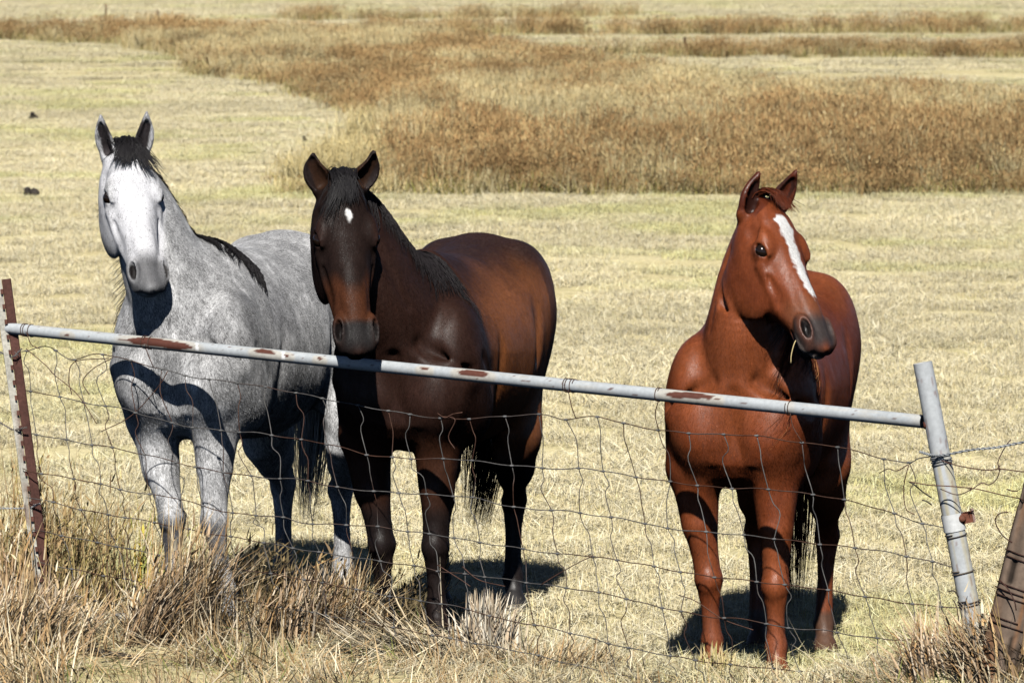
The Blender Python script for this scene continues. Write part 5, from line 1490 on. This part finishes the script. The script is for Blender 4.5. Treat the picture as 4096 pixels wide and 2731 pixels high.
def build_foreground():
    verge()
    PI = math.pi
    tussock('grass_tussock', 415, 17.36, .22, .16, .56, 400, .20, 0.4, TAN + PINK, .0064, 'big tan grass tussock in front of the grey horse\'s forelegs', seed=41, kink=.5, heads=160, curl=.25, stems=14)
    tussock('grass_tussock', 340, 17.22, .16, .12, .40, 240, .42, .2, PINK, .0064, 'tussock slanting right at the left foot of the big tan tussock', seed=42, kink=.4, heads=60, azs=.4)
    tussock('grass_tussock', 690, 17.28, .28, .14, .36, 330, .12, 0.0, PINK, .0062, 'upright brownish grass clump between the grey and dark brown horses', seed=43, kink=.5, heads=120)
    tussock('grass_tussock', 800, 17.32, .12, .10, .38, 150, .25, .2, TAN, .0060, 'thin pale grass clump left of the dark brown horse\'s forelegs', seed=44, kink=.3, stems=8)
    tussock('grass_tussock', 40, 16.95, .30, .20, .42, 480, .22, .6, PINK + TAN, .0064, 'dense tan tussock in the bottom left corner', seed=45, kink=.6, heads=160)
    tussock('grass_tussock', -40, 17.80, .20, .16, .66, 240, .14, 2.5, TAN + PINK, .0070, 'tall ragged grass beside the steel post at the left edge', seed=46, kink=.4, heads=160, stems=20)
    tussock('grass_tussock', 1120, 17.05, .15, .07, .27, 260, .10, 1.2, [(.66, .58, .46), (.58, .48, .34), (.50, .39, .27), (.72, .66, .55)], .0095, 'pale broken straw clump under the dark brown horse\'s hind leg', seed=47, kink=.2, curl=.1)
    tussock('grass_tussock', 985, 16.95, .34, .10, .42, 300, 1.15, 2.9, [(.62, .53, .38), (.54, .44, .29), (.70, .62, .48), (.46, .36, .23)], .0075, 'flattened mat of pale straw before the dark brown horse\'s forehooves', seed=48, curl=.3, azs=.35)
    tussock('grass_tussock', 1310, 16.72, .20, .12, .20, 200, .5, .4, TAN, .0060, 'low sparse tuft right of the flattened straw mat', seed=49, kink=.3)
    tussock('grass_tussock', 2300, 15.22, .24, .12, .34, 260, .30, 2.6, PINK + TAN, .0075, 'dense dry tussock round the foot of the wooden post', seed=50, kink=.5, heads=100, stems=8)
    tussock('grass_tussock', 2140, 15.35, .14, .10, .30, 160, .30, 2.2, PINK, .0062, 'small withered tussock left of the pipe post\'s foot', seed=51, kink=.6)
    tussock('grass_tussock', 1640, 16.45, .12, .08, .13, 110, .25, 1.0, [(.62, .52, .30), (.54, .43, .22), (.44, .38, .14)], .0060, 'short tuft at the chestnut horse\'s left forehoof in the picture', seed=52, curl=.4)
    tussock('grass_tussock', 1770, 16.25, .12, .08, .13, 90, .35, .6, [(.66, .57, .36), (.54, .43, .22)], .0055, 'short straw tuft at the chestnut horse\'s right forehoof in the picture', seed=53, curl=.4)
    WEED = [(.30, .20, .10), (.24, .165, .09), (.40, .28, .13), (.34, .27, .10), (.46, .36, .18)]
    tussock('dry_weed', 190, 18.05, .34, .20, .66, 260, .16, 1.0, WEED, .0050, 'tangle of thin brown weed stems right of the steel post', 'weed', seed=54, kink=.7, heads=260, stems=24, curl=.2)
    tussock('dry_weed', 60, 18.25, .22, .16, .72, 200, .14, 1.0, WEED, .0050, 'thin brown weeds standing just behind the steel post', 'weed', seed=55, kink=.6, heads=200, stems=16)
    tussock('dry_weed', 318, 18.05, .05, .05, .62, 26, .08, 1.0, [(.42, .36, .07), (.52, .34, .08), (.34, .36, .08)], .0060, 'single yellow-green stalk left of the grey horse\'s legs', 'weed', seed=56, heads=30)
    DK = [(.12, .095, .05), (.17, .13, .065), (.22, .16, .08)]
    tussock('dry_weed', 590, 18.35, .22, .14, .38, 220, .40, 1.0, DK, .0040, 'dark twiggy weed behind the grey horse\'s forelegs', 'weed', seed=57, kink=.8, heads=160, spread=.35)
    tussock('dry_weed', 935, 17.85, .14, .12, .34, 150, .40, .8, DK, .0040, 'dark twiggy weed between the dark brown horse\'s forelegs', 'weed', seed=58, kink=.8, heads=120, spread=.35)
    tussock('dry_weed', 770, 18.1, .16, .12, .36, 160, .25, .8, WEED, .0050, 'brown weed below the grey horse\'s hind hoof', 'weed', seed=59, kink=.6, heads=120)
    # small dark hummock near the bottom right
    tussock('dry_weed', 2030, 16.30, .08, .06, .16, 160, .5, 1.5, [(.10, .09, .035), (.15, .13, .05), (.22, .20, .07)], .0045, 'low dark green tuft right of the chestnut horse', 'weed', seed=60, spread=.4)

    # flat stone and black hose
    def lump(name, c, r, mat, col, label, cat, seed, flat=1.0, rough=.25):
        q = np.random.default_rng(seed); n1, n2 = 22, 14; V, F = [], []
        for i in range(n2 + 1):
            for j in range(n1):
                t, p = PI * i / n2, 2 * PI * j / n1
                dd = np.array([math.sin(t) * math.cos(p), math.sin(t) * math.sin(p), math.cos(t)])
                k = 1 + rough * (float(fbm(dd[:1] * 2 + seed, dd[1:2] * 2, dd[2:] * 2)[0]) - .5) * 2
                dd = np.sign(dd) * np.abs(dd) ** flat
                V.append(np.asarray(c) + dd * k * np.asarray(r))
        for i in range(n2):
            for j in range(n1): F.append((i * n1 + j, (i + 1) * n1 + j, (i + 1) * n1 + (j + 1) % n1, i * n1 + (j + 1) % n1))
        o = tinted((np.array(V), F), name, mat, None, col, loc=tuple(c)); tag(o, label, cat); return o
    p = Q(265, 1432, 17.85); gz = float(terrain(p[:1], p[1:2])[0])
    lump('flat_stone', (p[0], p[1], gz + .02), (.13, .07, .028), MAT_WOOD, (.42, .42, .43), 'pale grey flat stone right of the steel post\'s foot', 'stone', 3, .7, .15)
    A = [Q(130, 1512, 17.0), Q(164, 1528, 16.95), Q(205, 1548, 16.9), Q(262, 1570, 16.85), Q(330, 1600, 16.8)]
    A = [np.array([a[0], a[1], float(terrain(a[:1], a[1:2])[0]) + .045 - .01 * i]) for i, a in enumerate(A)]
    m, nt, b = new_mat('black_rubber'); b.inputs['Base Color'].default_value = (.012, .012, .014, 1); b.inputs['Roughness'].default_value = .45
    o = MB().tube(spline(A, 24), .014, 10).build('black_hose', m, loc=tuple(A[0])); tag(o, 'black hose half hidden in the straw at bottom left', 'hose')
    # horse droppings on the field
    m, nt, b = new_mat('dung'); tc = N(nt, 'TexCoord')
    nt.links.new(ramp(nt, noise(nt, 18, 4, .6, tc.outputs['Object']), [(.3, (.012, .010, .008)), (.7, (.05, .04, .03))]), b.inputs['Base Color']); b.inputs['Roughness'].default_value = .9
    bump(nt, noise(nt, 30, 4, .6, tc.outputs['Object']), .6, .02, b)
    for i, (px, py, s_, nl, lb) in enumerate([(76, 268, .075, 6, 'dung pile, the small far one at the left edge'), (72, 456, .09, 10, 'wide dung pile left of the grey horse\'s head'), (818, 324, .10, 7, 'dung pile above the dark brown horse\'s ears'), (702, 324, .05, 4, 'tiny dark dung clod left of the pile above the dark brown horse')]):
        d = ray(px, py); Yd = 3.05 / -d[2] * d[1]; c = Q(px, py, Yd); q = np.random.default_rng(600 + i); mb = MB()
        c[2] = float(terrain(c[:1], c[1:2])[0]) + .045
        for k in range(nl):
            cc = c + np.array([q.normal(0, s_ * .5), q.normal(0, s_ * .3), abs(q.normal(0, s_ * .3))]); r = s_ * q.uniform(.35, .6)
            V, F = [], []
            for a in range(7):
                for e in range(10):
                    t, p_ = PI * a / 6, 2 * PI * e / 10; V.append(cc + r * q.uniform(.85, 1.1) * np.array([math.sin(t) * math.cos(p_), math.sin(t) * math.sin(p_), .75 * math.cos(t)]))
            for a in range(6):
                for e in range(10): F.append((a * 10 + e, (a + 1) * 10 + e, (a + 1) * 10 + (e + 1) % 10, a * 10 + (e + 1) % 10))
            mb.add(V, F)
        o = mb.build('dung_pile', m, loc=tuple(c)); tag(o, lb, 'dung', 'dung piles on the field')
    # far stakes and a dead stalk
    for px, y0, y1, w, lb in ((242, 8, 46, .03, 'thin far stake left of the other stake, at the top left'), (361, 22, 60, .03, 'thin far stake right of the other stake, at the top left')):
        d = ray(px, y1); Yd = 3.05 / -d[2] * d[1]; a, b_ = Q(px, y1, Yd), Q(px + 1, y0, Yd)
        a[2] = float(terrain(a[:1], a[1:2])[0]) - .05
        o = tinted(MB().tube(spline([a, (a + b_) / 2 + [.01, 0, 0], b_], 8), np.linspace(w, w * .8, 8), 8), 'wooden_stake', MAT_WOOD, None, (.20, .13, .08), loc=tuple(a)); tag(o, lb, 'stake', 'far stakes')
    d = ray(1576, 132); Yd = 3.05 / -d[2] * d[1]; a = Q(1576, 132, Yd); mb = MB(); top = Q(1573, 86, Yd)
    mb.tube(spline([a, a * .5 + top * .5 + [.03, 0, 0], top], 10), np.linspace(.013, .008, 10), 6); q = np.random.default_rng(9)
    for k in range(18):
        c = a + (top - a) * q.uniform(.55, 1); v_ = norm([q.normal(), q.normal(), 1.2]); mb.tube([c, c + v_ * .06], [.012, .005], 5)
    o = tinted(mb, 'dead_stalk', MAT_WOOD, None, (.13, .06, .035), loc=tuple(a)); tag(o, 'dark dead flower stalk rising above the weeds, top centre', 'stalk')

def mouth_stem(H):
    a = H.hp(.90, -.085, -.052); W = lambda p: H.RM.T @ p + H.O
    A = W(a); P = spline([A + [.012, .01, .004], A + [-.006, -.02, -.004], A + [-.02, -.03, -.05], A + [-.022, -.03, -.085]], 12)
    o = MB().tube(P, .0021, 5).build('straw_wisp', MAT_GP, loc=tuple(A)); set_color(o, np.full((len(o.data.vertices), 3), 1.0) * (.60, .48, .24)); tag(o, 'short straw stem hanging from the chestnut horse\'s mouth', 'straw')
# ------------------------------------------------------------------ assemble
HORSES = build_horses()
for h in HORSES:
    for q in h.hoof:
        w = h.RM.T @ q + h.O; ANCH.append((w[0], w[1], w[2] + .012))
p_ = Q(114, 1420, 18.0); ANCH.append(tuple(p_)); p_ = Q(2245, 1500, 15.5); ANCH.append(tuple(p_))
fit_terrain()
build_ground()
build_fields()
build_fence()
build_foreground()
mouth_stem(HORSES[2])
